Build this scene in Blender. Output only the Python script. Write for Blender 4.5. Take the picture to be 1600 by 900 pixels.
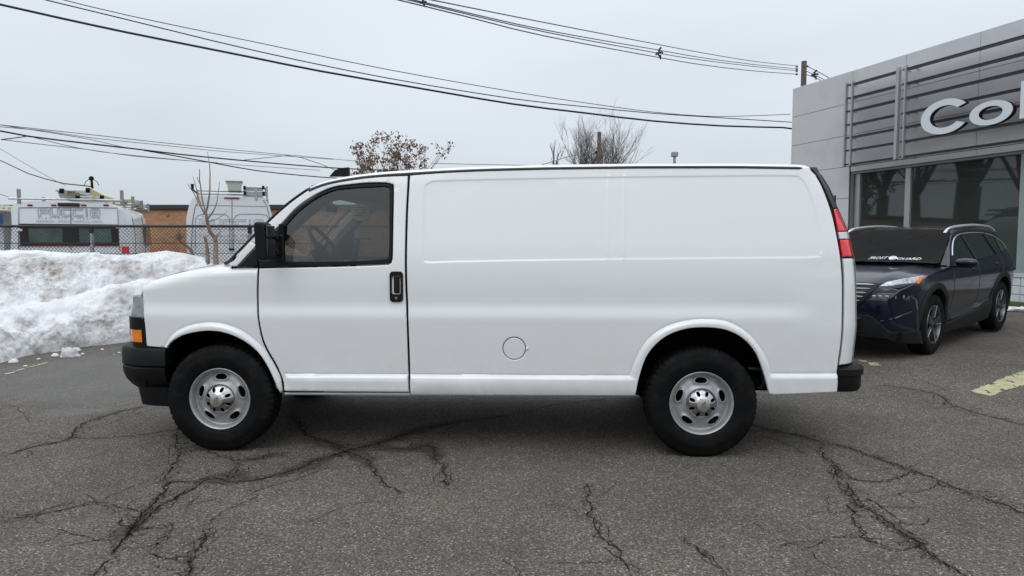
import bpy, math, random
import numpy as np
from mathutils import Vector, Matrix, noise
from mathutils.geometry import delaunay_2d_cdt
rnd = random.Random(7)
SC = bpy.context.scene
C = SC.collection
for o in list(bpy.data.objects): bpy.data.objects.remove(o)
R = math.radians

# ---------------------------------------------------------------- camera
FPX = 1080.0                                   # focal length in pixels of a 1600 wide picture
CAM = np.array([2.299, -5.782, 1.504]); YAW, PITCH = R(-2.33), R(3.76)
F_ = np.array([math.sin(YAW)*math.cos(PITCH), math.cos(YAW)*math.cos(PITCH), -math.sin(PITCH)])
R_ = np.array([math.cos(YAW), -math.sin(YAW), 0.0])
U_ = np.cross(R_, F_)
cd = bpy.data.cameras.new('camera'); cam = bpy.data.objects.new('camera', cd); C.objects.link(cam)
cd.sensor_width = 36; cd.lens = FPX/1600*36; cd.clip_start = .05; cd.clip_end = 2000
m4 = Matrix(((R_[0], U_[0], -F_[0], CAM[0]), (R_[1], U_[1], -F_[1], CAM[1]), (R_[2], U_[2], -F_[2], CAM[2]), (0, 0, 0, 1)))
cam.matrix_world = m4
SC.camera = cam
def ray(px, py): return F_ + R_*(px-800)/FPX - U_*(py-450)/FPX
def at(px, py, Z): return CAM + ray(px, py)*Z                      # point at depth Z
def aty(px, py, y):                                                # point on the plane y
    d = ray(px, py); return CAM + d*((y-CAM[1])/d[1])
def gpt(px, py, z=0.0):                                            # point on the ground
    d = ray(px, py); return CAM + d*((z-CAM[2])/d[2])

# ---------------------------------------------------------------- sky, sun, exposure
SUN_EL, SUN_AZ = R(48), R(200)
W = bpy.data.worlds.new('World'); SC.world = W; W.use_nodes = True
nt = W.node_tree; N = nt.nodes; L = nt.links
for n in list(N): N.remove(n)
def wn(t, **k):
    n = N.new(t)
    for a, b in k.items(): setattr(n, a, b)
    return n
wo = wn('ShaderNodeOutputWorld')
tc = wn('ShaderNodeTexCoord')
sky = wn('ShaderNodeTexSky'); sky.sky_type = 'NISHITA'; sky.sun_disc = False
sky.sun_elevation = SUN_EL; sky.sun_rotation = R(180)-SUN_AZ+R(180); sky.dust_density = 4; sky.ozone_density = 1
bg1 = wn('ShaderNodeBackground'); bg1.inputs[1].default_value = .05
L.new(sky.outputs[0], bg1.inputs[0])
sx = wn('ShaderNodeSeparateXYZ'); L.new(tc.outputs['Generated'], sx.inputs[0])
mp = wn('ShaderNodeMapping'); mp.inputs['Scale'].default_value = (1.0, 1.0, 3.2); L.new(tc.outputs['Generated'], mp.inputs[0])
ns = wn('ShaderNodeTexNoise'); ns.inputs['Scale'].default_value = 1.7; ns.inputs['Detail'].default_value = 3; ns.inputs['Roughness'].default_value = .45
L.new(mp.outputs[0], ns.inputs[0])
mr = wn('ShaderNodeMapRange'); mr.inputs['From Min'].default_value = .3; mr.inputs['From Max'].default_value = .7
mr.inputs['To Min'].default_value = .90; mr.inputs['To Max'].default_value = 1.08; L.new(ns.outputs[0], mr.inputs['Value'])
zz = wn('ShaderNodeMath', operation='MAXIMUM'); zz.inputs[1].default_value = 0; L.new(sx.outputs['Z'], zz.inputs[0])
ma = wn('ShaderNodeMath', operation='MULTIPLY_ADD'); ma.inputs[1].default_value = 1.35; ma.inputs[2].default_value = .86; L.new(zz.outputs[0], ma.inputs[0])
# overcast sky: brighter overhead than at the horizon (CIE overcast), flat where the view looks
zp = wn('ShaderNodeMath', operation='POWER'); zp.inputs[1].default_value = 1.7; L.new(zz.outputs[0], zp.inputs[0]); L.new(zp.outputs[0], ma.inputs[0])
mm = wn('ShaderNodeMath', operation='MULTIPLY'); L.new(ma.outputs[0], mm.inputs[0]); L.new(mr.outputs[0], mm.inputs[1])
bg2 = wn('ShaderNodeBackground'); bg2.inputs[0].default_value = (.87, .94, 1.02, 1); L.new(mm.outputs[0], bg2.inputs[1])
mx = wn('ShaderNodeMixShader'); mx.inputs[0].default_value = .90
L.new(bg1.outputs[0], mx.inputs[1]); L.new(bg2.outputs[0], mx.inputs[2]); L.new(mx.outputs[0], wo.inputs[0])
sd = bpy.data.lights.new('sun', 'SUN'); sd.energy = .7; sd.angle = R(35); sd.color = (1, .97, .93)
so = bpy.data.objects.new('sun', sd); C.objects.link(so)
sdir = Vector((math.sin(SUN_AZ)*math.cos(SUN_EL), math.cos(SUN_AZ)*math.cos(SUN_EL), math.sin(SUN_EL)))   # towards the sun
so.rotation_euler = sdir.to_track_quat('Z', 'Y').to_euler()
SC.view_settings.view_transform = 'Standard'; SC.view_settings.look = 'None'; SC.view_settings.exposure = -.10; SC.view_settings.gamma = 1
SC.render.engine = 'CYCLES'
try:
    SC.cycles.max_bounces = 8; SC.cycles.transparent_max_bounces = 16
except Exception: pass

# ---------------------------------------------------------------- materials
MATS = {}
def mat(name, col=(.5, .5, .5), rough=.5, metal=0., spec=.5, coat=0., var=0., vscale=3., bump=0., bscale=40., trans=0., ior=1.45, dirt=None, dscale=2., damt=.5, rvar=0.):
    if name in MATS: return MATS[name]
    m = bpy.data.materials.new(name); m.use_nodes = True; MATS[name] = m
    n = m.node_tree.nodes; l = m.node_tree.links; b = n['Principled BSDF']
    b.inputs['Base Color'].default_value = (*col, 1); b.inputs['Roughness'].default_value = rough
    b.inputs['Metallic'].default_value = metal; b.inputs['Specular IOR Level'].default_value = spec
    b.inputs['Coat Weight'].default_value = coat; b.inputs['Coat Roughness'].default_value = .04
    b.inputs['Transmission Weight'].default_value = trans; b.inputs['IOR'].default_value = ior
    t = n.new('ShaderNodeTexCoord'); src = None
    if var:
        q = n.new('ShaderNodeTexNoise'); q.inputs['Scale'].default_value = vscale; q.inputs['Detail'].default_value = 6; q.inputs['Roughness'].default_value = .6
        l.new(t.outputs['Object'], q.inputs['Vector'])
        r = n.new('ShaderNodeMapRange'); r.inputs['From Min'].default_value = .3; r.inputs['From Max'].default_value = .7
        r.inputs['To Min'].default_value = 1-var; r.inputs['To Max'].default_value = 1+var; l.new(q.outputs[0], r.inputs['Value'])
        v = n.new('ShaderNodeVectorMath'); v.operation = 'SCALE'; v.inputs[0].default_value = col; l.new(r.outputs[0], v.inputs['Scale'])
        src = v.outputs[0]; l.new(src, b.inputs['Base Color'])
        if rvar:
            r2 = n.new('ShaderNodeMapRange'); r2.inputs['From Min'].default_value = .3; r2.inputs['From Max'].default_value = .7
            r2.inputs['To Min'].default_value = rough-rvar; r2.inputs['To Max'].default_value = rough+rvar; l.new(q.outputs[0], r2.inputs['Value']); l.new(r2.outputs[0], b.inputs['Roughness'])
    if dirt:
        q = n.new('ShaderNodeTexNoise'); q.inputs['Scale'].default_value = dscale; q.inputs['Detail'].default_value = 8; q.inputs['Roughness'].default_value = .65
        l.new(t.outputs['Object'], q.inputs['Vector'])
        r = n.new('ShaderNodeMapRange'); r.inputs['From Min'].default_value = .5; r.inputs['From Max'].default_value = .75; r.inputs['To Max'].default_value = damt
        l.new(q.outputs[0], r.inputs['Value'])
        x = n.new('ShaderNodeMix'); x.data_type = 'RGBA'; l.new(r.outputs[0], x.inputs[0])
        if src: l.new(src, x.inputs[6])
        else: x.inputs[6].default_value = (*col, 1)
        x.inputs[7].default_value = (*dirt, 1); l.new(x.outputs[2], b.inputs['Base Color'])
    if bump:
        q = n.new('ShaderNodeTexNoise'); q.inputs['Scale'].default_value = bscale; q.inputs['Detail'].default_value = 5
        l.new(t.outputs['Object'], q.inputs['Vector'])
        bp = n.new('ShaderNodeBump'); bp.inputs['Strength'].default_value = bump; bp.inputs['Distance'].default_value = .01
        l.new(q.outputs[0], bp.inputs['Height']); l.new(bp.outputs[0], b.inputs['Normal'])
    return m
def glassmat(name, tint, alpha, rough=.01, spec=.6):
    """thin window glass: a tinted see-through sheet with a mirror film"""
    if name in MATS: return MATS[name]
    m = bpy.data.materials.new(name); m.use_nodes = True; MATS[name] = m
    n = m.node_tree.nodes; l = m.node_tree.links
    for q in list(n): n.remove(q)
    o = n.new('ShaderNodeOutputMaterial'); tr = n.new('ShaderNodeBsdfTransparent'); tr.inputs[0].default_value = (*tint, 1)
    g = n.new('ShaderNodeBsdfGlossy'); g.inputs['Roughness'].default_value = rough
    fr = n.new('ShaderNodeFresnel'); fr.inputs[0].default_value = 1.5
    k = n.new('ShaderNodeMath'); k.operation = 'MULTIPLY_ADD'; k.inputs[1].default_value = 1.5; k.inputs[2].default_value = alpha; k.use_clamp = True
    l.new(fr.outputs[0], k.inputs[0]); x = n.new('ShaderNodeMixShader'); l.new(k.outputs[0], x.inputs[0])
    l.new(tr.outputs[0], x.inputs[1]); l.new(g.outputs[0], x.inputs[2]); l.new(x.outputs[0], o.inputs[0])
    return m
white = mat('van_white_paint', (.75, .76, .765), .28, coat=1.)
def grime(m, col, z0, z1, amt):
    """road film that builds up towards the sills, and a faint waviness of the sheet metal"""
    n = m.node_tree.nodes; l = m.node_tree.links; b = n['Principled BSDF']; t = n.new('ShaderNodeTexCoord'); s = n.new('ShaderNodeSeparateXYZ'); l.new(t.outputs['Object'], s.inputs[0])
    r = n.new('ShaderNodeMapRange'); r.inputs['From Min'].default_value = z0; r.inputs['From Max'].default_value = z1; r.inputs['To Min'].default_value = amt; r.inputs['To Max'].default_value = 0.; l.new(s.outputs['Z'], r.inputs['Value'])
    q = n.new('ShaderNodeTexNoise'); q.inputs['Scale'].default_value = 5; q.inputs['Detail'].default_value = 8; q.inputs['Roughness'].default_value = .7; l.new(t.outputs['Object'], q.inputs['Vector'])
    r2 = n.new('ShaderNodeMapRange'); r2.inputs['From Min'].default_value = .35; r2.inputs['From Max'].default_value = .75; l.new(q.outputs[0], r2.inputs['Value'])
    k = n.new('ShaderNodeMath'); k.operation = 'MULTIPLY_ADD'; l.new(r.outputs[0], k.inputs[0]); l.new(r2.outputs[0], k.inputs[1])
    k0 = n.new('ShaderNodeMath'); k0.operation = 'MULTIPLY'; k0.inputs[1].default_value = .035; l.new(r2.outputs[0], k0.inputs[0]); l.new(k0.outputs[0], k.inputs[2])
    x = n.new('ShaderNodeMix'); x.data_type = 'RGBA'; l.new(k.outputs[0], x.inputs[0]); x.inputs[6].default_value = b.inputs['Base Color'].default_value; x.inputs[7].default_value = (*col, 1); l.new(x.outputs[2], b.inputs['Base Color'])
    w = n.new('ShaderNodeTexNoise'); w.inputs['Scale'].default_value = 2.2; w.inputs['Detail'].default_value = 1; l.new(t.outputs['Object'], w.inputs['Vector'])
    bp = n.new('ShaderNodeBump'); bp.inputs['Strength'].default_value = .25; bp.inputs['Distance'].default_value = .01; l.new(w.outputs[0], bp.inputs['Height']); l.new(bp.outputs[0], b.inputs['Normal']); l.new(bp.outputs[0], b.inputs['Coat Normal'])
grime(white, (.30, .28, .25), .42, .78, .28)
blackp = mat('black_plastic', (.0065, .0068, .0075), .5, spec=.22, var=.25, vscale=8, bump=.1, bscale=300)
blackg = mat('gloss_black_trim', (.008, .008, .009), .15)
rubber = mat('tyre_rubber', (.0045, .0046, .005), .65, spec=.14, var=.3, vscale=12, dirt=(.030, .027, .024), dscale=7, damt=.45, bump=.1, bscale=200)
darkm = mat('underbody_black', (.006, .006, .006), .9, spec=.1)
steel = mat('silver_painted_steel', (.36, .36, .365), .42, metal=.4, var=.1, vscale=9, dirt=(.12, .10, .08), dscale=14, damt=.35)
chrome = mat('chrome', (.50, .50, .51), .2, metal=1., var=.1, vscale=30)
gold = mat('gold_emblem', (.34, .29, .15), .35, metal=.7)
alum = mat('dull_aluminium', (.45, .46, .47), .4, metal=.8, var=.12, vscale=20)
galv = mat('galvanised_steel', (.33, .34, .35), .5, metal=.6, var=.15, vscale=12)

# ---------------------------------------------------------------- object helpers
def tag(o, label=None, cat=None, group=None, kind=None):
    if label: o['label'] = label
    if cat: o['category'] = cat
    if group: o['group'] = group
    if kind: o['kind'] = kind
    return o
def empty(name, loc=(0, 0, 0), rz=0., label=None, cat=None, group=None):
    o = bpy.data.objects.new(name, None); C.objects.link(o); o.location = loc; o.rotation_euler = (0, 0, rz); o.empty_display_size = .2
    return tag(o, label, cat, group)
def mobj(name, V, F, m, parent=None, smooth=True, sharp=None, mi=None):
    me = bpy.data.meshes.new(name)
    me.from_pydata([tuple(map(float, v)) for v in V], [], [tuple(map(int, f)) for f in F])
    ms = m if isinstance(m, (list, tuple)) else [m]
    for q in ms: me.materials.append(q)
    if mi is not None: me.polygons.foreach_set('material_index', mi)
    if smooth: me.polygons.foreach_set('use_smooth', [True]*len(me.polygons))
    me.validate(); me.update()
    if smooth and sharp: me.set_sharp_from_angle(angle=R(sharp))
    o = bpy.data.objects.new(name, me); C.objects.link(o)
    if parent: o.parent = parent
    return o
class MB:
    def __init__(s): s.V = []; s.F = []
    def add(s, V, F):
        b = len(s.V); s.V += [tuple(v) for v in V]; s.F += [tuple(i+b for i in f) for f in F]
    def box(s, lo, hi, M=None):
        V = [(x, y, z) for x in (lo[0], hi[0]) for y in (lo[1], hi[1]) for z in (lo[2], hi[2])]
        if M is not None: V = [tuple(M @ Vector(v)) for v in V]
        s.add(V, [(0, 1, 3, 2), (4, 6, 7, 5), (0, 4, 5, 1), (2, 3, 7, 6), (0, 2, 6, 4), (1, 5, 7, 3)])
    def bbox(s, lo, hi, r=.01, M=None):
        """box with chamfered edges"""
        c = [(a+b)/2 for a, b in zip(lo, hi)]; h = [(b-a)/2 for a, b in zip(lo, hi)]; r = min(r, min(h)*.95)
        V = []; idx = {}
        for sx_ in (-1, 1):
            for sy in (-1, 1):
                for sz in (-1, 1):
                    for ax in range(3):
                        p = [c[i]+(sx_, sy, sz)[i]*(h[i]-(0 if i == ax else r)) for i in range(3)]
                        idx[(sx_, sy, sz, ax)] = len(V); V.append(p)
        F = []
        for ax in range(3):
            a, b = [i for i in range(3) if i != ax]
            for sg in (-1, 1):
                q = []
                for (u, w) in ((-1, -1), (1, -1), (1, 1), (-1, 1)):
                    k = [0, 0, 0]; k[ax] = sg; k[a] = u; k[b] = w; q.append(idx[(*k, ax)])
                F.append(q)
            for u in (-1, 1):
                for w in (-1, 1):
                    k0 = [0, 0, 0]; k1 = [0, 0, 0]; k0[ax] = -1; k1[ax] = 1; k0[a] = k1[a] = u; k0[b] = k1[b] = w
                    F.append([idx[(*k0, a)], idx[(*k1, a)], idx[(*k1, b)], idx[(*k0, b)]])
        for k in [(x, y, z) for x in (-1, 1) for y in (-1, 1) for z in (-1, 1)]: F.append([idx[(*k, 0)], idx[(*k, 1)], idx[(*k, 2)]])
        if M is not None: V = [tuple(M @ Vector(v)) for v in V]
        s.add(V, F)
    def tube(s, pts, r, n=8, cap=True):
        pts = [Vector(p) for p in pts]; k = len(pts); rr = r if isinstance(r, (list, tuple)) else [r]*k
        V = []; prev = None
        for i, p in enumerate(pts):
            d = (pts[min(i+1, k-1)]-pts[max(i-1, 0)]); d = d.normalized() if d.length > 1e-9 else Vector((0, 0, 1))
            if prev is None: a = d.orthogonal().normalized()
            else:
                a = prev - d*prev.dot(d); a = a.normalized() if a.length > 1e-6 else d.orthogonal().normalized()
            prev = a; b = d.cross(a)
            for j in range(n):
                t = 2*math.pi*j/n; V.append(p+(a*math.cos(t)+b*math.sin(t))*rr[i])
        F = [(i*n+j, i*n+(j+1) % n, (i+1)*n+(j+1) % n, (i+1)*n+j) for i in range(k-1) for j in range(n)]
        if cap: F += [tuple(range(n))[::-1], tuple((k-1)*n+j for j in range(n))]
        s.add(V, F)
    def lathe(s, prof, n=48, M=None, axis='y'):
        """prof: (radius, axial) pairs, spun about the y axis"""
        V = []; k = len(prof)
        for j in range(n):
            t = 2*math.pi*j/n
            for r, a in prof: V.append((r*math.cos(t), a, r*math.sin(t)))
        if M is not None: V = [tuple(M @ Vector(v)) for v in V]
        F = [(j*k+i, j*k+i+1, ((j+1) % n)*k+i+1, ((j+1) % n)*k+i) for j in range(n) for i in range(k-1)]
        s.add(V, F)
    def prism(s, poly, a, b, ax=1):
        """polygon in the two other axes, extruded along ax from a to b"""
        n = len(poly); V = []
        for t in (a, b):
            for p in poly:
                q = list(p); q.insert(ax, t); V.append(tuple(q))
        F = [(i, (i+1) % n, n+(i+1) % n, n+i) for i in range(n)]
        tri = fill2d(poly)
        F += [tuple(t) for t in tri] + [tuple(i+n for i in t[::-1]) for t in tri]
        s.add(V, F)
    def make(s, name, m, parent=None, smooth=True, sharp=35): return mobj(name, s.V, s.F, m, parent, smooth, sharp)
def pip(P, poly):
    P = np.asarray(P); poly = np.asarray(poly); x, y = P[:, 0], P[:, 1]; ins = np.zeros(len(P), bool)
    x0, y0 = poly[:, 0], poly[:, 1]; x1, y1 = np.roll(x0, -1), np.roll(y0, -1)
    for a, b, c, d in zip(x0, y0, x1, y1):
        if b == d: continue
        cnd = ((b > y) != (d > y)); ins ^= cnd & (x < (c-a)*(y-b)/(d-b)+a)
    return ins
def sdist(P, poly, closed=True):
    """distance of points to a polyline"""
    P = np.asarray(P, float); A = np.asarray(poly, float); B = np.roll(A, -1, 0)
    if not closed: A, B = A[:-1], B[:-1]
    best = np.full(len(P), 1e9)
    for a, b in zip(A, B):
        d = b-a; q = (d@d) or 1e-12; t = np.clip(((P-a)@d)/q, 0, 1); e = P-(a+t[:, None]*d); best = np.minimum(best, (e*e).sum(1))
    return np.sqrt(best)
def fill2d(poly):
    r = delaunay_2d_cdt([Vector(p) for p in poly], [(i, (i+1) % len(poly)) for i in range(len(poly))], [], 0, 1e-7)
    V = np.array([tuple(v) for v in r[0]]); T = np.array(r[2]); orig = r[3]
    c = V[T].mean(1); keep = pip(c, poly)
    mp_ = [o[0] if o else 0 for o in orig]
    return [tuple(mp_[i] for i in t) for t in T[keep]]
def spline(P, step):
    """Catmull-Rom through P, resampled at about step"""
    P = [np.array(p, float) for p in P]
    if len(P) < 3:
        n = max(1, int(math.ceil(np.linalg.norm(P[1]-P[0])/step))); return [P[0]+(P[1]-P[0])*i/n for i in range(n+1)]
    E = [2*P[0]-P[1]]+P+[2*P[-1]-P[-2]]; out = []
    for i in range(1, len(E)-2):
        n = max(1, int(math.ceil(np.linalg.norm(E[i+1]-E[i])/step)))
        for k in range(n):
            t = k/n; a, b, c, d = E[i-1:i+3]
            out.append(.5*((2*b)+(c-a)*t+(2*a-5*b+4*c-d)*t*t+(3*b-a-3*c+d)*t**3))
    out.append(E[-2]); return out
def path(segs, step, conv=None):
    """closed outline from splines that meet at sharp corners"""
    out = []
    for sg in segs:
        q = [conv(*p) for p in sg] if conv else sg
        out += spline(q, step)[:-1]
    return np.array(out)
def area(p): p = np.asarray(p); x, y = p[:, 0], p[:, 1]; return .5*np.sum(x*np.roll(y, -1)-y*np.roll(x, -1))
def inset(p, d):
    p = np.asarray(p, float); s_ = 1 if area(p) > 0 else -1
    a = p-np.roll(p, 1, 0); b = np.roll(p, -1, 0)-p
    na = np.stack([-a[:, 1], a[:, 0]], 1)*s_; nb = np.stack([-b[:, 1], b[:, 0]], 1)*s_
    na /= np.linalg.norm(na, axis=1)[:, None]+1e-12; nb /= np.linalg.norm(nb, axis=1)[:, None]+1e-12
    m = na+nb; m /= np.maximum((m*m).sum(1)/2, .35)[:, None]
    return p+m*d
def ss(t): t = np.clip(t, 0, 1); return t*t*(3-2*t)
def panel(name, outer, fmap, m, parent=None, holes=(), grid=.05, gap=.0025, lip=.022, rad=.006, feats=(), zrows=(), flip=False, smooth=True):
    """sheet-metal panel: outline in a 2-D domain, triangulated with its holes and feature lines, mapped to 3-D by fmap,
    with a rolled edge and a turned-in lip"""
    outer = inset(outer, gap); holes = [inset(h, -gap) for h in holes]
    pts = []; edges = []; loops = []
    for lp in [outer]+list(holes):
        b = len(pts); pts += [tuple(p) for p in lp]; n = len(lp); edges += [(b+i, b+(i+1) % n) for i in range(n)]; loops.append((b, n))
    nb = len(pts); allb = np.array(pts)
    extra = []
    for k, d in enumerate((.25*rad, .6*rad, rad, rad*1.8)):
        if rad <= 0: break
        extra += list(inset(outer, d))
        for h in holes: extra += list(inset(h, -d))
    for fpts in feats: extra += list(fpts)
    lo, hi = outer.min(0), outer.max(0)
    xs = np.arange(lo[0]+grid/2, hi[0], grid); zs = sorted(list(np.arange(lo[1]+grid/2, hi[1], grid))+[z for z in zrows if lo[1] < z < hi[1]])
    G = np.array([(x, z) for z in zs for x in xs])
    if len(G):
        G = G[sdist(G, outer) > max(grid*.35, rad*2.2)]
        for h in holes:
            if len(G): G = G[sdist(G, h) > max(grid*.3, rad*2.2)]
        if len(feats) and len(G):
            FA = np.concatenate([np.array(f) for f in feats])
            for i in range(0, len(G), 2000):
                pass
            keep = np.ones(len(G), bool)
            for i in range(0, len(FA), 400):
                dd = ((G[:, None]-FA[None, i:i+400])**2).sum(2).min(1); keep &= dd > (grid*.22)**2
            G = G[keep]
    E = np.array(extra) if extra else np.zeros((0, 2))
    if len(E):
        ok = pip(E, outer) & (sdist(E, outer) > rad*.2)
        for h in holes: ok &= ~pip(E, h) & (sdist(E, h) > rad*.2)
        E = E[ok]
    if len(G):
        ok = pip(G, outer)
        for h in holes: ok &= ~pip(G, h)
        G = G[ok]
    P = np.concatenate([allb, E, G]) if len(E) or len(G) else allb
    r = delaunay_2d_cdt([Vector(p) for p in P], edges, [], 0, 1e-6)
    V2 = np.array([tuple(v) for v in r[0]]); T = np.array(r[2]); c = V2[T].mean(1)
    keep = pip(c, outer)
    for h in holes: keep &= ~pip(c, h)
    T = T[keep]
    back = {}
    for i, o in enumerate(r[3]):
        for q in o: back[q] = i
    d = sdist(V2, outer)
    for h in holes: d = np.minimum(d, sdist(V2, h))
    off = np.zeros(len(V2))
    if rad > 0:
        e = np.clip(d, 0, rad); off = rad-np.sqrt(np.maximum(rad*rad-(rad-e)**2, 0))
    V3 = fmap(V2, off)
    a, b, c3 = V2[T[:, 0]], V2[T[:, 1]], V2[T[:, 2]]
    cr = (b[:, 0]-a[:, 0])*(c3[:, 1]-a[:, 1])-(b[:, 1]-a[:, 1])*(c3[:, 0]-a[:, 0])
    T = np.where((cr < 0)[:, None], T[:, ::-1], T)
    F = [tuple(t) for t in (T[:, ::-1] if flip else T)]
    V = [tuple(v) for v in V3]
    if lip:
        L3 = fmap(V2, off+lip)
        for b0, n in loops:
            ids = [back.get(b0+i, None) for i in range(n)]; nid = {}
            for i in ids:
                if i is not None and i not in nid: nid[i] = len(V); V.append(tuple(L3[i]))
            for i in range(n):
                p, q = ids[i], ids[(i+1) % n]
                if p is None or q is None or p == q: continue
                F.append((p, q, nid[q], nid[p]))
    o = mobj(name, V, F, m, parent, smooth, 40 if smooth else None)
    return o
def text_obj(name, body, size, m, parent, M, ext=.003, offset=0., align='CENTER', sx_=1., shear=0.):
    cu = bpy.data.curves.new(name, 'FONT'); cu.body = body; cu.size = size; cu.extrude = ext; cu.offset = offset; cu.align_x = align; cu.shear = shear; cu.resolution_u = 4
    t = bpy.data.objects.new(name, cu); C.objects.link(t)
    dg = bpy.context.evaluated_depsgraph_get(); me = bpy.data.meshes.new_from_object(t.evaluated_get(dg))
    bpy.data.objects.remove(t)
    me.transform(Matrix.Diagonal((sx_, 1, 1, 1))); me.transform(M); me.materials.clear(); me.materials.append(m)
    o = bpy.data.objects.new(name, me); C.objects.link(o)
    if parent: o.parent = parent
    return o
def copy_thing(o, parent=None):
    c = o.copy(); C.objects.link(c)
    if parent: c.parent = parent
    for ch in list(o.children): copy_thing(ch, c)
    return c
# ================================================================ the white cargo van
def smooth_table(tab, n=400):
    t = np.array(tab, float); x = np.linspace(t[0, 0], t[-1, 0], n); y = np.interp(x, t[:, 0], t[:, 1])
    k = max(3, n//60); ker = np.hanning(2*k+3)[1:-1]; ker /= ker.sum()
    yp = np.concatenate([np.full(k, y[0])-(y[1:k+1][::-1]-y[0]), y, np.full(k, y[-1])-(y[-k-1:-1][::-1]-y[-1])])
    return x, np.convolve(yp, ker, 'valid')
WZX, WZY = smooth_table([(.25, .925), (.34, .938), (.5, .946), (.7, .957), (.85, .966), (.96, .9715), (.995, .970), (1.05, .957), (1.08, .955),
                         (1.2, .955), (1.32, .951), (1.42, .940), (1.5, .925), (1.7, .883), (1.9, .838), (2.0, .814), (2.1, .79)], 600)
def Wside(x, z):
    x = np.asarray(x, float); z = np.asarray(z, float); w = np.interp(z, WZX, WZY)
    c = ss((x-3.9)/.35)                        # the body crease dies out ahead of the rear corner
    wf = np.interp(z, [.25, .6, .9, 1.3, 2.1], [.925, .95, .966, .952, .79]); w = w*(1-c*(z < 1.35))+wf*c*(z < 1.35)
    u = np.clip((-.15-x)/.5, 0, 2); u2 = np.clip((-.56-x)/.16, 0, 1.05)
    w = w-.055*u**2.2-.13*u2**2.4
    xe = XE(z); e = np.clip(x-(xe-.14), 0, .135); w = w-.025*np.clip((x-3.9)/.5, 0, 1)**2-(.14-np.sqrt(.14**2-e*e))
    return w
_xe = None
def XE(z):
    return np.interp(z, _XZ, _XX)
_XZ = [0, 3]; _XX = [4.6, 4.6]
pts_ = [(1291, 262), (1308, 293), (1317.5, 324), (1331, 362), (1337, 405), (1338, 440), (1338, 507), (1333, 564), (1330, 600)]
q_ = [aty(a, b, -.84) for a, b in pts_]
_XZ = [p[2] for p in q_][::-1]; _XX = [p[0] for p in q_][::-1]
def S(px, py):
    y = -.94
    for _ in range(6):
        p = aty(px, py, y); y = -float(Wside(p[0], p[2]))
    return (float(p[0]), float(p[2]))
def Sl(l): return [S(*p) for p in l]
# arches, traced on the side plane
REAR_IN = [(992.5, 618.5), (999, 587), (1012, 553), (1036, 528), (1066, 515), (1098.7, 511.5), (1131, 515), (1157, 527), (1178, 549), (1191, 581), (1200, 614.5)]
REAR_OUT = [(984, 587), (993.5, 560), (1011, 531.5), (1038, 511.5), (1070, 501.5), (1103, 498.5), (1136, 502.5), (1167, 519), (1188, 543), (1200, 565), (1206, 584)]
FRONT_IN = [(262, 544), (268, 536), (285, 525), (310, 518.5), (335, 517), (360, 522), (385, 534), (405, 551), (420, 573), (431, 597), (438.5, 615)]
FRONT_OUT = [(257, 541), (270, 522), (290, 510.5), (312, 505), (332, 504), (355, 507.5), (378, 517), (398, 531), (414, 548), (427, 569), (437, 590), (442, 611)]
ST = .03
rear_in = spline(Sl(REAR_IN), ST); rear_out = spline(Sl(REAR_OUT), ST); front_in = spline(Sl(FRONT_IN), ST); front_out = spline(Sl(FRONT_OUT), ST)
# region standing proud: rocker band and wheel arch lips
zl = S(800, 587)[1]
def band_region():
    f = [tuple(p) for p in front_out]; r = [tuple(p) for p in rear_out]
    P = [(-1.5, .1), (-1.5, f[0][1]-.03), (f[0][0]-.0, f[0][1]-.03)]+f+[(f[-1][0]+.02, zl)]+r[0:]+[(5.2, S(1290, 583.5)[1]), (5.2, .1)]
    return np.array(P)
BAND = band_region(); BANDL = BAND[2:-1]
REC = []                                       # the pressed-in upper panels
REC.append(path([[(975, 406.2), (948, 406.5), (800, 408.5), (700, 410.5), (668, 411), (660.5, 403), (660.5, 350), (661.5, 300), (669, 285), (700, 281), (850, 277.5), (951, 275.7), (975, 275.3), (1100, 274), (1232, 273.3), (1252, 278), (1265, 298), (1279, 345), (1285, 385), (1283, 398), (1272, 403), (1150, 404.5), (975.5, 406.2)]], .02, S))
RIB = [path([[(a_, 275.5), (a_-1, 340), (a_-2, 407)]], .012, S) for a_ in (951, 976)]
def relief(P):
    """outward offset of the pressed shapes"""
    d = sdist(P, BANDL, False); ins = pip(P, BAND)
    o = np.where(ins, .019*ss(d/.030)+.004*ss(d/.006), -.003*ss(1-d/.012))
    z = P[:, 1]; o = o-np.where(ins, .05*ss((zl-.105-z)/.10), 0)
    for rc in REC:
        d = sdist(P, rc); o = o-np.where(pip(P, rc), .0042*ss(d/.014), 0)
    for rb_ in RIB:
        d = sdist(P, rb_, False); o = o+.0024*ss(1-d/.014)
    return o
SIDE = -1
def fside(P, off):
    w = Wside(P[:, 0], P[:, 1])+relief(P)-off
    return np.stack([P[:, 0], SIDE*w, P[:, 1]], 1)
def around(line, ds, closed=False):
    out = []; p = np.asarray(line, float); t = np.gradient(p, axis=0); t /= np.linalg.norm(t, axis=1)[:, None]+1e-9; n = np.stack([-t[:, 1], t[:, 0]], 1)
    for d in ds: out.append(p+n*d)
    return out
fine = lambda l: np.array(spline([l[i] for i in range(len(l))], .012))
BF = []
for d in (-.034, -.024, -.014, -.006, -.002, 0, .002, .006, .014, .024, .034): BF += around(fine(BANDL), [d])
RF = []
for rc in REC: RF += around(np.array(spline(list(rc)+[rc[0]], .009)), [-.016, -.011, -.0065, -.0025, .0015, .006, .0105, .016])
for rb_ in RIB: RF += around(rb_, [-.016, -.01, -.004, .004, .01, .016])
ZR = list(np.arange(.94, 1.11, .012))

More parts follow.
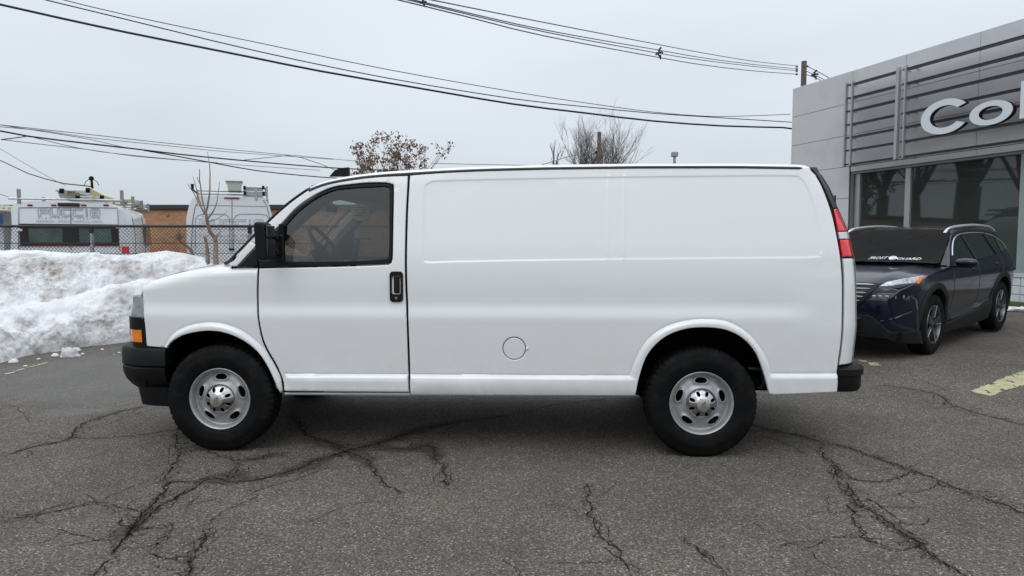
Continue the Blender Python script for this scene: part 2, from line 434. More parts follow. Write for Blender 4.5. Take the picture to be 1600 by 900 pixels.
van = empty('cargo_van', (0, 0, 0), 0, 'white windowless cargo van with black bumpers seen side-on in the middle of the lot', 'van')
def side_parts(sgn):
    global SIDE
    SIDE = sgn; near = sgn < 0
    # main side panel behind the door
    out = path([[(641.5, 618.5), (640.5, 587), (637.5, 500), (635.5, 440), (636.5, 340), (640, 273.5)],
                [(640, 273.5), (700, 268.5), (760, 265.5), (850, 263), (1000, 261), (1150, 260.8), (1264, 262)],
                [(1264, 262), (1276, 276), (1288, 300), (1300, 334), (1310, 380), (1315, 420), (1316.5, 462), (1314.8, 529), (1309.5, 571), (1306.5, 612)],
                [(1306.5, 612), (1250, 614.5), (1200, 616.5)], REAR_IN[::-1], [(992.5, 618.5), (641.5, 618.5)]], ST, S)
    c = np.array(S(803.5, 544.5)); rr = .0795
    hole = np.array([(c[0]+rr*math.cos(t), c[1]+rr*math.sin(t)) for t in np.linspace(0, 2*math.pi, 40)[:-1]])
    hs = [hole] if near else []
    panel('side_panel', out, fside, white, van, hs, .05, feats=BF+RF, zrows=ZR)
    if near:
        disc = hole
        fd = panel('fuel_door', disc, lambda P, o: fside(P, o+.0005), white, van, (), .03, gap=.0026, lip=.012, rad=.003)
        mb = MB(); mb.bbox((c[0]+rr+.001, -.974, c[1]-.010), (c[0]+rr+.018, -.952, c[1]+.010), .006); mb.make('finger_notch', white, fd)
        mb = MB(); mb.lathe([(.0, -.93), (rr+.01, -.93)], 24, Matrix.Translation((c[0], 0, c[1]))); mb.make('fuel_recess', darkm, van)
    # front door with its window frame
    do = path([[(404, 419), (436, 418.3)], [(436, 418.3), (547, 415.8), (600, 413.5), (608, 412), (612.5, 404), (613.5, 361), (614.5, 296), (612, 288.5), (602, 285.8), (575, 286), (547, 288.5), (519, 293), (491, 305.6), (463, 325), (437, 352.5), (403, 382)],
                [(403, 382), (391, 378)], [(391, 378), (420, 347), (449, 320.5), (479, 298.5), (495, 290), (524, 281.5), (574, 276.5), (638, 273.8)],
                [(638, 273.8), (634.5, 340), (633.5, 440), (635.7, 500), (638.7, 587), (640, 612.5)], [(640, 612.5), (444, 611)],
                [(444, 611), (440, 590), (430, 568), (419, 549), (411.5, 532), (405.5, 507), (403, 470), (404, 419)]], ST, S)
    door = panel('front_door', do, fside, white, van, (), .045, gap=.0034, feats=BF, zrows=ZR)
    ring = path([[(404, 418), (403, 383)], [(403, 383), (437, 353.5), (463, 326), (491, 306.6), (519, 294), (547, 289.5), (575, 287), (602, 286.8), (611, 289.3), (613.5, 297), (612.5, 361), (611.5, 403.5), (607.5, 411), (600, 412.5), (547, 414.8), (436, 417.3)], [(436, 417.3), (404, 418)]], .02, S)
    gl = path([[(443, 409), (443, 356.5)], [(443, 356.5), (466, 331), (493, 311), (520, 298.5), (547, 294.5), (600, 291.2)], [(600, 291.2), (608, 294)], [(608, 294), (608, 361), (607, 400)], [(607, 400), (604, 404.5)], [(604, 404.5), (546, 407.8), (443, 409)]], .02, S)
    panel('window_trim', ring, lambda P, o: fside(P, o+.004), blackp, door, [gl], .04, gap=.001, lip=.03, rad=.004)
    panel('window_glass', inset(gl, -.006), lambda P, o: fside(P, o+.016), glassmat('side_glass', (.36, .40, .39), .035), door, (), .06, gap=0, lip=0, rad=0)
    mb = MB(); a, b = aty(441, 352, -.9), aty(441, 410, -.94)
    mb.bbox((a[0]-.006, sgn*.905-.006, b[2]), (a[0]+.006, sgn*.935+.006, a[2]), .003); 
    mb.make('window_divider', blackp, door)
    # dark backing strips added behind the door gaps to put shade into them
    for ln_ in ([(640.7, 612.5), (639.7, 587), (636.5, 500), (634.6, 440), (635.3, 340), (639.2, 273.5)], [(404, 419), (402.5, 470), (404.8, 507), (410.7, 532.5), (418.2, 549.5), (429.2, 568.5), (439.2, 590), (442.8, 611)]):
        mb = MB(); mb.tube([(p[0], sgn*(float(Wside(p[0], p[1]))-.020), p[1]) for p in spline(Sl(ln_), .05)], .013, 6); mb.make('door_gap_backing', darkm, door)
    # door handle
    if True:
        hx0, hz0 = S(609, 472); hx1, hz1 = S(630, 424)
        hy = .962
        hn = MB(); mid = ((hx0+hx1)/2, (hz0+hz1)/2); hw, hh = (hx1-hx0)/2, (hz1-hz0)/2
        def rr_(w, h, r, n=6):
            P = []
            for cx_, cz_, a0 in ((w-r, h-r, 0), (-w+r, h-r, 90), (-w+r, -h+r, 180), (w-r, -h+r, 270)):
                for k in range(n+1): t = R(a0+90*k/n); P.append((mid[0]+cx_+r*math.cos(t), mid[1]+cz_+r*math.sin(t)))
            return P
        o_ = rr_(hw, hh, .025); i_ = [(mid[0]+(p[0]-mid[0])*.66, mid[1]+(p[1]-mid[1])*.6+.012) for p in o_]
        n = len(o_); V = [(p[0], sgn*(hy-.010), p[1]) for p in o_]+[(p[0], sgn*(hy+.006), p[1]) for p in inset(o_, .003)]+[(p[0], sgn*(hy+.006), p[1]) for p in i_]+[(p[0], sgn*(hy-.03), p[1]) for p in i_]
        F = [(k*n+i, k*n+(i+1) % n, (k+1)*n+(i+1) % n, (k+1)*n+i) for k in range(3) for i in range(n)]+[tuple(range(3*n, 4*n))]
        hd = mobj('door_handle', V, F, blackp, door, True, 30)
        mb = MB(); mb.bbox((mid[0]-hw*.35, sgn*hy-.004, mid[1]-hh*.42), (mid[0]+hw*.5, sgn*hy+.006, mid[1]+hh*.68), .006); mb.make('handle_pull', blackg, door)
        mb = MB(); mb.lathe([(0, -.004), (.009, -.004), (.009, .004), (0, .004)], 14, Matrix.Translation((mid[0], sgn*(hy+.006), mid[1]-hh*.72))); mb.make('lock_cylinder', chrome, door)
    # rocker under the door
    rk = path([[(445, 613), (641, 614)], [(641, 614), (641.5, 619)], [(641.5, 619), (444, 618)], [(444, 618), (445, 613)]], ST, S)
    panel('rocker_panel', rk, fside, white, van, (), .04, feats=BF, lip=.03, rad=.004)
    # A pillar foot and the black cowl corner
    ap = path([[(357.5, 416), (389.5, 379), (391, 378), (402, 382)], [(402, 382), (370, 416.2)], [(370, 416.2), (357.5, 416)]], ST, S)
    panel('windscreen_pillar', ap, fside, white, van, (), .04, gap=.0005)
    ac = path([[(371, 416.6), (402.3, 383.5)], [(402.3, 383.5), (402.5, 416.8)], [(402.5, 416.8), (371, 416.6)]], ST, S)
    panel('cowl_corner', ac, lambda P, o: fside(P, o+.005), blackp, van, (), .04, gap=.001)
# hood line (height of the side/hood edge along x)
_ht = [aty(a, b, -.86) for a, b in [(403, 415), (357, 416.5), (329, 418), (287, 425), (260, 431.5), (240, 438), (228, 442.5), (220, 448), (215.5, 455), (213, 463)]]
HTX, HTZ = smooth_table(sorted([(p[0], p[2]) for p in _ht]), 300)
def HT(x): return np.interp(x, HTX, HTZ)
def HR(x): return np.interp(x, [-.72, -.6, -.4, 0], [.03, .06, .085, .07])
def ffend(P, off):
    x, s_ = P[:, 0], P[:, 1]; zt, r = HT(x), HR(x); z0 = zt-r
    w0 = Wside(x, np.minimum(s_, z0))+relief(np.stack([x, np.minimum(s_, z0)], 1))
    t = np.clip((s_-z0)/r, 0, math.pi/2); ex = np.maximum(s_-z0-r*math.pi/2, 0)
    y = w0-r*(1-np.cos(t))-ex-off*np.cos(t); z = np.where(s_ <= z0, s_, z0+r*np.sin(t)+ex*.06-off*np.sin(t))
    return np.stack([x, SIDE*y, z], 1)
def fender(sgn):
    global SIDE
    SIDE = sgn
    lo = path([[(228.6, 541.5), (225.8, 507), (223, 470)]], ST, S)
    xf = S(223, 466)[0]
    xs = np.linspace(xf-.028, S(403, 416)[0], 40)
    top = [(x, HT(x)-HR(x)+HR(x)*math.pi/2+.02) for x in xs if x < S(357, 416)[0]-.0]
    top += [(x, HT(x)) for x in xs if x >= S(357, 416)[0]]
    P = [tuple(p) for p in lo]+[(xf-.018, HT(xf)-.03)]+top[1:]
    P += [tuple(p) for p in path([[(402.5, 419), (401.7, 470), (404.2, 507), (410, 533), (417.5, 550), (428.5, 569), (438.5, 590), (442, 611)], [(442, 611), (438.5, 615)]], ST, S)]
    P += [tuple(p) for p in path([FRONT_IN[::-1], [(262, 544), (228.6, 541.5)]], ST, S)]
    panel('front_fender', np.array(P), ffend, white, van, (), .045, feats=BF, zrows=ZR+list(np.arange(1.12, 1.5, .02)))
for sgn in (-1, 1):
    side_parts(sgn); fender(sgn)
# hood
V = []; F = []; nx, ny = 44, 28
x0 = float(HTX[0])+.004; x1 = S(357, 416)[0]
for i in range(nx+1):
    x = x0+(x1-x0)*i/nx; zt = HT(x); r = HR(x); wh = float(Wside(x, zt-r))-r-.023
    for j in range(ny+1):
        t = -1+2*j/ny; V.append((x-.10*(1-t*t)*ss((x1-.25-x)/.5)*1.0-.0, wh*t, zt+.03*(1-t**2)+.012*(1-abs(t)**6)))
F = [(i*(ny+1)+j, i*(ny+1)+j+1, (i+1)*(ny+1)+j+1, (i+1)*(ny+1)+j) for i in range(nx) for j in range(ny)]
V += [(V[j][0]+.02, V[j][1], V[j][2]-.06) for j in range(ny+1)]; b = (nx+1)*(ny+1)
F += [(j, j+1, b+j+1, b+j) for j in range(ny)]
mobj('hood', V, F, white, van, True, 50)
# cowl under the windscreen
mb = MB(); zc = float(HT(x1)); V = []
for t in np.linspace(-1, 1, 21):
    e = 1-t*t
    for dx, dz in ((-.02, .004), (.03, .035), (.16, .02), (.25, -.05)): V.append((x1-.10*e*0+dx-.04*e, .84*t, zc+dz+.03*e))
F = [(i*4+j, i*4+j+1, (i+1)*4+j+1, (i+1)*4+j) for i in range(20) for j in range(3)]
mobj('cowl_panel', V, F, blackp, van, True, 40)
for sx_ in (0.,):
    mb = MB(); a = aty(352, 412, -.74)
    mb.tube([a, a+np.array([.03, .06, .03]), a+np.array([.06, .16, .05]), a+np.array([.09, .35, .05])], [.014, .012, .009, .007], 8)
    w = mb.make('wiper_arm', blackp, van)
    mb = MB(); mb.tube([a+np.array([.10, .0, .045]), a+np.array([.09, .35, .06]), a+np.array([.12, .7, .075])], .008, 6); mb.make('wiper_blade', blackg, w)
# roof line
_rt = [aty(a, b, -.79) for a, b in [(486, 294), (500, 287.5), (517, 282), (540, 277.5), (574, 272.5), (610, 269.3), (640, 267.5), (700, 263.8), (760, 261.3), (850, 259), (1000, 257), (1150, 256.8), (1262, 258.5), (1275, 262)]]
RTX, RTZ = smooth_table(sorted([(p[0], p[2]) for p in _rt]), 600)
def RT(x): return np.interp(x, RTX, RTZ)
def WR(x):                                     # half width of the roof edge
    x = np.asarray(x, float); return Wside(x, RT(x))-.004
xs = np.concatenate([np.linspace(RTX[0], RTX[0]+.5, 22)[:-1], np.linspace(RTX[0]+.5, RTX[-1], 50)])
def roof_row(x, lo):
    w = float(WR(x)); z = float(RT(x)); P = []
    for (dy, dz) in ((-.02, -.035), (-.004, -.030), (.007, -.026), (.010, -.020), (.004, -.014), (-.008, -.014), (-.018, -.010), (-.035, .001), (-.06, .010), (-.10, .017), (-.18, .025), (-.30, .034), (-.5, .044), (-.79, .050)):
        P.append((max(w+dy, 0), z+dz))
    return P
V = []; n2 = 27
for x in xs:
    P = roof_row(x, 0); k_ = .05*ss(1-(x-xs[0])/.5); w_ = float(WR(x)); g_ = lambda a: x-k_*(1-(a/w_)**2) if a < w_ else x; f = [(g_(a), -a, b) for a, b in P]; V += f+[(g_(a), a, b) for a, b in P[::-1][1:]]
n2 = len(V)//len(xs)
F = [(i*n2+j, i*n2+j+1, (i+1)*n2+j+1, (i+1)*n2+j) for i in range(len(xs)-1) for j in range(n2-1)]
b = len(V); V += [(V[j][0]+.0, V[j][1]*.98, V[j][2]-.08) for j in range((len(xs)-1)*n2, len(xs)*n2)]
F += [((len(xs)-1)*n2+j, (len(xs)-1)*n2+j+1, b+j+1, b+j) for j in range(n2-1)]
roof = mobj('roof', V, F, white, van, True, 60)
# drip channel under the roof edge, the rail's shadow put into its dark colour
for sgn in (-1, 1):
    mb = MB(); mb.tube([(x, sgn*(float(WR(x))+.006), float(RT(x))-.022) for x in xs[::2]], .011, 6); mb.make('drip_channel', mat('drip_rail_shade', (.05, .052, .055), .6), roof)
# antenna fin on the roof
mb = MB(); a = aty(535, 274, -.3); p = [(-.10, -.01), (-.06, .035), (-.02, .055), (.055, .062), (.06, -.01)]
mb.prism([(a[0]+x, a[2]+z) for x, z in p], -.32, -.28); mb.make('antenna_fin', blackp, van)
# windscreen between the pillars
wsl = [(353, 413), (388, 376.5), (419, 345), (448, 318.5), (478, 297), (488, 293)]
L0 = spline([aty(a, b, -.86+.13*(k/5)) for k, (a, b) in enumerate(wsl)], .05)
V = []; m_ = 24
for p in L0:
    for j in range(m_+1):
        t = -1+2*j/m_; k_ = (p[2]-L0[0][2])/(L0[-1][2]-L0[0][2]); V.append((p[0]-(.13-.09*k_)*(1-t*t), -p[1]*t, p[2]+(.03+.03*k_)*(1-t*t)))
F = [(i*(m_+1)+j, i*(m_+1)+j+1, (i+1)*(m_+1)+j+1, (i+1)*(m_+1)+j) for i in range(len(L0)-1) for j in range(m_)]
ws = mobj('windscreen', V, F, glassmat('windscreen_glass', (.80, .86, .84), .0), van)
mb = MB()
for sgn in (-1, 1): mb.tube([(p[0]+.003, sgn*abs(p[1]), p[2]) for p in L0], .008, 6)
mb.tube([(V[-1-j][0], V[-1-j][1], V[-1-j][2]+.004) for j in range(m_+1)], .012, 6)
mb.make('windscreen_seal', blackg, ws)
# inner A pillars (grey trim) on both sides
trim = mat('grey_cabin_trim', (.22, .23, .23), .7, var=.1, vscale=10)
dash_m = mat('dark_dashboard', (.06, .064, .068), .6, var=.15, vscale=10)
for sgn in (-1, 1):
    mb = MB(); mb.tube([(p[0]+.13, sgn*(abs(p[1])-.06), p[2]-.03) for p in L0]+[(L0[-1][0]+.5, sgn*(abs(L0[-1][1])-.06), L0[-1][2]+.02), (1.4, sgn*(abs(L0[-1][1])-.07), L0[-1][2]+.02)], .07, 8); mb.make('pillar_trim', trim, van)
# cabin
mb = MB()
mb.prism([(-.86, .45), (.86, .45), (.86, 1.4), (.76, 2.0), (-.76, 2.0), (-.86, 1.4)], 1.42, 1.45, 0); mb.box((.1, -.88, .44), (1.45, .88, .47)); mb.box((.85, -.74, 1.90), (1.43, .74, 1.96)); mb.box((.76, -.70, 1.83), (.88, .70, 1.92)); mb.make('cabin_liner', trim, van)
mb = MB(); mb.bbox((.02, -.86, 1.02), (.42, .86, 1.33), .05); mb.bbox((.34, -.60, 1.22), (.5, -.22, 1.37), .04); mb.bbox((.32, -.12, .7), (.52, .14, 1.25), .03); mb.bbox((.32, .2, 1.0), (.5, .7, 1.24), .03)
mb.make('dashboard', dash_m, van)
def wheel_rim(center, rad, tilt, m, parent):
    mb = MB(); c = Vector(center); ax = Vector((math.cos(tilt), 0, math.sin(tilt))).normalized(); u = Vector((0, 1, 0)); v = ax.cross(u)
    ring = [c+(u*math.cos(t)+v*math.sin(t))*rad for t in np.linspace(0, 2*math.pi, 33)]
    mb.tube(ring, .016, 8, False)
    for t in (R(20), R(160), R(-90)): mb.tube([c-ax*.03, c+(u*math.cos(t)+v*math.sin(t))*rad], .016, 6)
    mb.tube([c-ax*.12, c-ax*.02], [.05, .06], 12)
    return mb.make('steering_wheel', m, parent)
wheel_rim(aty(510, 385, -.42)+np.array([0, 0, -.01]), .20, R(35), blackp, van)
a, b = aty(458, 352, -.80), aty(480, 333, -.77)
mb = MB(); mb.tube([a+np.array([-.02, .04, 0]), a, (a+b)/2+np.array([0, -.012, 0]), b, b+np.array([.02, .04, 0])], .012, 8); mb.make('grab_handle', mat('light_grey_trim', (.22, .23, .23), .6), van)
fab = mat('seat_cloth', (.11, .115, .12), .85, var=.2, vscale=25, bump=.3, bscale=120)
def seat(y):
    s_ = empty('seat', (0, 0, 0)); del_ = s_; s_.parent = van
    mb = MB(); mb.bbox((.62, y-.25, .78), (1.12, y+.25, .95), .06); mb.make('cushion', fab, s_)
    M = Matrix.Translation((1.12, y, .9)) @ Matrix.Rotation(R(14), 4, 'Y')
    mb = MB(); mb.bbox((-.06, -.25, 0), (.07, .25, .62), .06, M); mb.make('backrest', fab, s_)
    M = Matrix.Translation((1.27, y, 1.52)) @ Matrix.Rotation(R(10), 4, 'Y')
    mb = MB(); mb.bbox((-.045, -.13, 0), (.05, .13, .19), .045, M); mb.make('headrest', fab, s_)
seat(-.45); seat(.45)
# inner mirror hanging from the windscreen
a = aty(518, 325, -.02); mb = MB(); mb.bbox((a[0]-.02, a[1]-.125, a[2]-.035), (a[0]+.02, a[1]+.125, a[2]+.035), .015, None); mb.tube([a+np.array([0, 0, .03]), a+np.array([.02, 0, .13])], .008, 6); mb.make('inner_mirror', blackp, van)
# black tablet bracket on the dash
a = aty(560, 373, -.05); mb = MB(); mb.bbox((a[0]-.13, a[1]-.01, a[2]-.006), (a[0]+.11, a[1]+.01, a[2]+.006), .004); mb.tube([a, a+np.array([-.02, 0, -.1]), a+np.array([-.07, 0, -.32])], [.018, .022, .026], 8); mb.make('tablet_bracket', blackp, van)
# round yellow sticker on the windscreen
a = aty(563, 331, .55)
mb = MB(); mb.lathe([(0, 0), (.085, 0), (.085, .003), (0, .003)], 28, Matrix.Translation(a)); st = mb.make('round_sticker', mat('yellow_sticker', (.42, .35, .12), .7), van)
for k, w_ in enumerate((.07, .10, .11, .09)):
    pass
mb = MB()
for k in range(4):
    for i in range(7): 
        if rnd.random() < .8: mb.box((a[0]-.055+i*.016, a[1]-.003, a[2]+.035-k*.024), (a[0]-.055+i*.016+.011, a[1]-.001, a[2]+.047-k*.024+rnd.uniform(-.003, .003)))
mb.make('sticker_print', dash_m, st)
# sun visor
a = aty(575, 305, .45); mb = MB(); mb.bbox((a[0]-.08, .2, a[2]-.0), (a[0]+.12, .62, a[2]+.02), .008); mb.make('sun_visor', trim, van)
# ---------------------------------------------------------------- front end
def sweep(plan, prof, name, m, parent, cap=True):
    """profile (outward offset, z) swept along a plan curve of (x, y); offset is along the plan normal"""
    P = np.array(spline(plan, .05)); t = np.gradient(P, axis=0); t /= np.linalg.norm(t, axis=1)[:, None]; n = np.stack([t[:, 1], -t[:, 0]], 1)
    cen = np.array([1.7, 0.]); n = n*(1 if ((P-cen)*n).sum() > 0 else -1)
    V = []; k = len(prof)
    for p, q in zip(P, n):
        for o, z in prof: V.append((p[0]+q[0]*o, p[1]+q[1]*o, z))
    F = [(i*k+j, i*k+(j+1) % k, (i+1)*k+(j+1) % k, (i+1)*k+j) for i in range(len(P)-1) for j in range(k)]
    if cap: F += [tuple(range(k)), tuple((len(P)-1)*k+j for j in range(k))]
    return mobj(name, V, F, m, parent, True, 35)
def zpx(px, py, y): return float(aty(px, py, y)[2])
zb0, zb1, zb2 = zpx(250, 546, -.93), zpx(250, 573.5, -.93), zpx(215, 611, -.9)
xe_ = float(aty(260, 560, -.94)[0])
planf = [(xe_, -.945), (-.57, -.935), (-.70, -.885), (-.81, -.78), (-.89, -.5), (-.92, 0), (-.89, .5), (-.81, .78), (-.70, .885), (-.57, .935), (xe_, .945)]
bump = empty('front_bumper'); bump.parent = van
sweep(planf, [(-.12, zb0+.028), (-.05, zb0+.026), (.0, zb0+.008), (.012, zb0-.01), (.012, zb1+.012), (.002, zb1+.003), (-.1, zb1+.003)][::-1], 'upper_bumper', blackp, bump)
planl = [(xe_-.015, -.935)]+planf[1:-1]+[(xe_-.015, .935)]
sweep(planl, [(-.16, zb1-.002), (.0, zb1-.002), (.009, zb1-.012), (.006, zb1-.05), (-.010, zb1-.10), (-.05, zb2+.03), (-.085, zb2), (-.16, zb2)][::-1], 'lower_bumper', blackp, bump)
plana = [(xe_-.01, -.905), (-.58, -.875), (-.70, -.76), (-.80, -.3), (-.80, .3), (-.70, .76), (-.58, .875), (xe_-.01, .905)]
sweep(plana, [(-.02, zb2+.03), (.015, zb2+.03), (-.01, zpx(240, 634, -.88)), (-.03, zpx(240, 634, -.88))][::-1], 'air_dam', blackp, bump)
for sgn in (-1, 1):
    mb = MB(); mb.tube([(xe_+.03, sgn*.84, zb2+.02), (xe_+.14, sgn*.8, zb2+.06), (xe_+.3, sgn*.75, zb2+.17)], .016, 6)
    mb.make('bumper_brace', darkm, bump)
# nose: headlights, indicator and grille
def nose_w(x, z): return Wside(x, z)-.004
lens = mat('headlamp_lens', (.19, .21, .22), .08, coat=1., var=.35, vscale=16)
amber = mat('amber_lens', (.85, .22, .01), .15, coat=1., var=.15, vscale=30)
for sgn in (-1, 1):
    SIDE = sgn
    def strip(name, poly, m, dy=.003, par=van, curve=False):
        """corner piece wrapping from the side round to the nose"""
        zs_ = sorted(set([p[1] for p in poly])); n = 10; V = []
        rows = []
        zlo, zhi = min(zs_), max(zs_)
        L_, R2 = [p for p in poly if p[2] == 0], [p for p in poly if p[2] == 1]
        for i in range(n+1):
            z = zlo+(zhi-zlo)*i/n
            xr_ = np.interp(z, [p[1] for p in sorted(R2, key=lambda q: q[1])], [p[0] for p in sorted(R2, key=lambda q: q[1])])
            xl_ = np.interp(z, [p[1] for p in sorted(L_, key=lambda q: q[1])], [p[0] for p in sorted(L_, key=lambda q: q[1])])
            wr = float(Wside(xr_, z))
            for k in range(9):
                t = k/8*math.pi/2; xx = xr_+(xl_-xr_)*math.sin(t); yy = wr+dy-(wr-.70)*(1-math.cos(t))*(.9)
                V.append((xx, sgn*yy, z))
            V.append((xl_-.03, sgn*.45, z))
        F = [(i*10+j, i*10+j+1, (i+1)*10+j+1, (i+1)*10+j) for i in range(n) for j in range(9)]
        b = len(V); V += [(v[0]+.05, v[1]*.97, v[2]) for v in V[:b]]
        for j in range(9): F += [(j, j+1, b+j+1, b+j), (n*10+j, n*10+j+1, b+n*10+j+1, b+n*10+j)]
        for i in range(n): F += [(i*10, (i+1)*10, b+(i+1)*10, b+i*10)]
        return mobj(name, V, F, m, par, True, 50)
    def sp(px, py, side): x, z = (S(px, py) if side else aty(px, py, -.74)[[0, 2]]); return (float(x), float(z), side)
    strip('headlight', [sp(217, 464, 1), sp(222, 478, 1), sp(223, 494, 1), sp(213.5, 465, 0), sp(211, 478, 0), sp(209.3, 494, 0)], lens, -.002)
    g_ = strip('corner_trim', [sp(223, 496, 1), sp(226, 515, 1), sp(228.3, 541.5, 1), sp(207.5, 496, 0), sp(207.3, 515, 0), sp(214, 541.5, 0)], blackp, -.002)
    strip('turn_signal', [sp(220, 515.5, 1), sp(221, 530.5, 1), sp(211, 515.5, 0), sp(213, 529, 0)], amber, .007, g_)
# grille across the nose (faces the other way, seen only in reflections)
mb = MB(); zt_ = 1.12
for k in range(6): mb.bbox((-.80, -.56, .80+k*.055), (-.74, .56, .82+k*.055), .006)
mb.box((-.74, -.6, .74), (-.70, .6, 1.14)); mb.make('grille', blackp, van)
# ---------------------------------------------------------------- door mirror
def mirror(sgn):
    ys = .94
    m = empty('door_mirror'); m.parent = van
    mb = MB(); a = aty(414, 377.5, -1.10); cx_, cz_ = a[0], a[2]; w_, h_ = .040, .134
    # housing: rounded pod, longer across the van than along it
    V = []; F = []; nr = 24; lay = [(-.115, .70, .80), (-.11, .86, .93), (-.085, .97, .99), (0, 1, 1), (.08, .98, .99), (.13, .90, .94), (.15, .72, .8)]
    for (d, sx2, sz2) in [(q_[0]*.66, q_[1], q_[2]) for q_ in lay]:
        for j in range(nr):
            t = 2*math.pi*j/nr; c_, s_ = math.cos(t), math.sin(t); e = .42
            V.append((cx_+w_*sx2*abs(c_)**e*(1 if c_ > 0 else -1)-.012*s_, sgn*(1.115-d), cz_+h_*sz2*abs(s_)**e*(1 if s_ > 0 else -1)))
    k = len(lay)
    F = [(i*nr+j, i*nr+(j+1) % nr, (i+1)*nr+(j+1) % nr, (i+1)*nr+j) for i in range(k-1) for j in range(nr)]+[tuple(range(nr)), tuple((k-1)*nr+j for j in range(nr))]
    mobj('mirror_housing', V, F, blackp, m, True, 40)
    mb = MB(); mb.bbox((cx_+w_-.004, min(sgn*1.17, sgn*1.03), cz_-.105), (cx_+w_+.004, max(sgn*1.17, sgn*1.03), cz_+.02), .004)
    mb.bbox((cx_+w_-.004, min(sgn*1.17, sgn*1.03), cz_+.03), (cx_+w_+.004, max(sgn*1.17, sgn*1.03), cz_+.11), .004); mb.make('mirror_glass', mat('dark_mirror', (.10, .105, .11), .08, metal=1.), m)
    mb = MB()
    for dz in (-.075, .03): mb.bbox((cx_+.0, min(sgn*1.0, sgn*.90), cz_+dz-.022), (cx_+.05, max(sgn*1.05, sgn*.90), cz_+dz+.022), .01)
    mb.bbox((cx_+.03, min(sgn*.95, sgn*.92), cz_-.15), (cx_+.07, max(sgn*.95, sgn*.92), cz_+.05), .01)
    mb.make('mirror_arm', blackp, m)
mirror(-1); mirror(1)
# ---------------------------------------------------------------- rear corner
redl = mat('red_lens', (.70, .004, .012), .12, coat=1., var=.12, vscale=60)
clrl = mat('clear_lens', (.62, .60, .60), .12, coat=1., var=.1, vscale=60)
def fr(d): return lambda P, o: fside(P, o-d)
for sgn in (-1, 1):
    SIDE = sgn
    RE = [(1264, 261.5), (1276, 275.5), (1288, 299.5), (1299.5, 326)]
    def xr(pts): return pts
    def Sx(px, py):                            # outline points kept on the body
        x, z = S(px, py); return (min(x, float(XE(z))-.006), z)
    ct = path([[(1265.5, 261), (1277.5, 275), (1290, 299), (1301.5, 325.5)], [(1301.5, 325.5), (1325, 324.5)], [(1325, 324.5), (1307.5, 292), (1288, 262)], [(1288, 262), (1265.5, 261)]], ST, Sx)
    panel('rear_pillar_cover', ct, fr(.004), mat('satin_black_cover', (.03, .03, .03), .45), van, (), .03, gap=.001, rad=.003)
    tl = empty('tail_light'); tl.parent = van
    t1 = path([[(1302, 327), (1309, 361.5)], [(1309, 361.5), (1335, 361)], [(1335, 361), (1320, 326)], [(1320, 326), (1302, 327)]], ST, Sx)
    t2 = path([[(1309.2, 362.5), (1311.5, 373.5)], [(1311.5, 373.5), (1336, 373)], [(1336, 373), (1334, 362)], [(1334, 362), (1309.2, 362.5)]], ST, Sx)
    t3 = path([[(1311.7, 374.5), (1315.5, 401.5)], [(1315.5, 401.5), (1339, 400.5)], [(1339, 400.5), (1336, 374)], [(1336, 374), (1311.7, 374.5)]], ST, Sx)
    panel('upper_lens', t1, fr(.008), redl, tl, (), .03, gap=.001, rad=.004); panel('reverse_lens', t2, fr(.009), clrl, tl, (), .03, gap=.0005, rad=.003); panel('lower_lens', t3, fr(.008), redl, tl, (), .03, gap=.001, rad=.004)
    rd = path([[(1316.5, 403), (1319, 430), (1318.6, 500), (1315.5, 545), (1311.5, 571)], [(1311.5, 571), (1334, 566)], [(1334, 566), (1342, 507), (1342, 420), (1338, 403)], [(1338, 403), (1316.5, 403)]], ST, Sx)
    panel('rear_door_edge', rd, fr(.0), white, van, (), .04, rad=.008)
# rear doors (closing the back of the body)
V = []; zr_ = np.linspace(.60, 1.99, 30)
for z in zr_:
    xe = float(XE(z)); w = float(Wside(xe-.012, z))
    for t in np.linspace(-1, 1, 17): V.append((xe-.004+.03*(1-t*t), w*t, z))
F = [(i*17+j, i*17+j+1, (i+1)*17+j+1, (i+1)*17+j) for i in range(29) for j in range(16)]
rdoor = mobj('rear_doors', V, F, white, van, True, 60)
for sgn in (-1, 1):
    mb = MB(); P_ = []
    x = lambda z: float(XE(z))
    mb.prism([(sgn*y, z) for y, z in ((.12, 1.45), (.62, 1.45), (.60, 1.85), (.13, 1.86))], x(1.7)+.02, x(1.7)+.03, 0); mb.make('rear_window', blackg, rdoor)
mb = MB(); mb.bbox((float(XE(1.1))+.025, -.012, .62), (float(XE(1.1))+.032, .012, 1.98), .003); mb.make('door_seam_seal', blackp, rdoor)
zt0, zt1 = zpx(1340, 577, -.9), zpx(1325, 612, -.9)
xr0 = float(aty(1309, 600, -.93)[0])
plr = [(xr0, -.925), (xr0+.07, -.925), (xr0+.15, -.90), (xr0+.205, -.84), (xr0+.235, -.7), (xr0+.245, 0), (xr0+.235, .7), (xr0+.205, .84), (xr0+.15, .90), (xr0+.07, .925), (xr0, .925)]
rb = sweep(plr, [(-.22, zt0+.025), (-.06, zt0+.03), (-.015, zt0+.018), (.006, zt0), (.006, zt0-.045), (-.008, zt0-.055), (-.008, zt1+.02), (-.02, zt1), (-.2, zt1)], 'rear_bumper', blackp, van)
mb = MB(); mb.bbox((4.2, -.78, .55), (4.5, .78, .66), .02); mb.make('bumper_bracket', darkm, van)
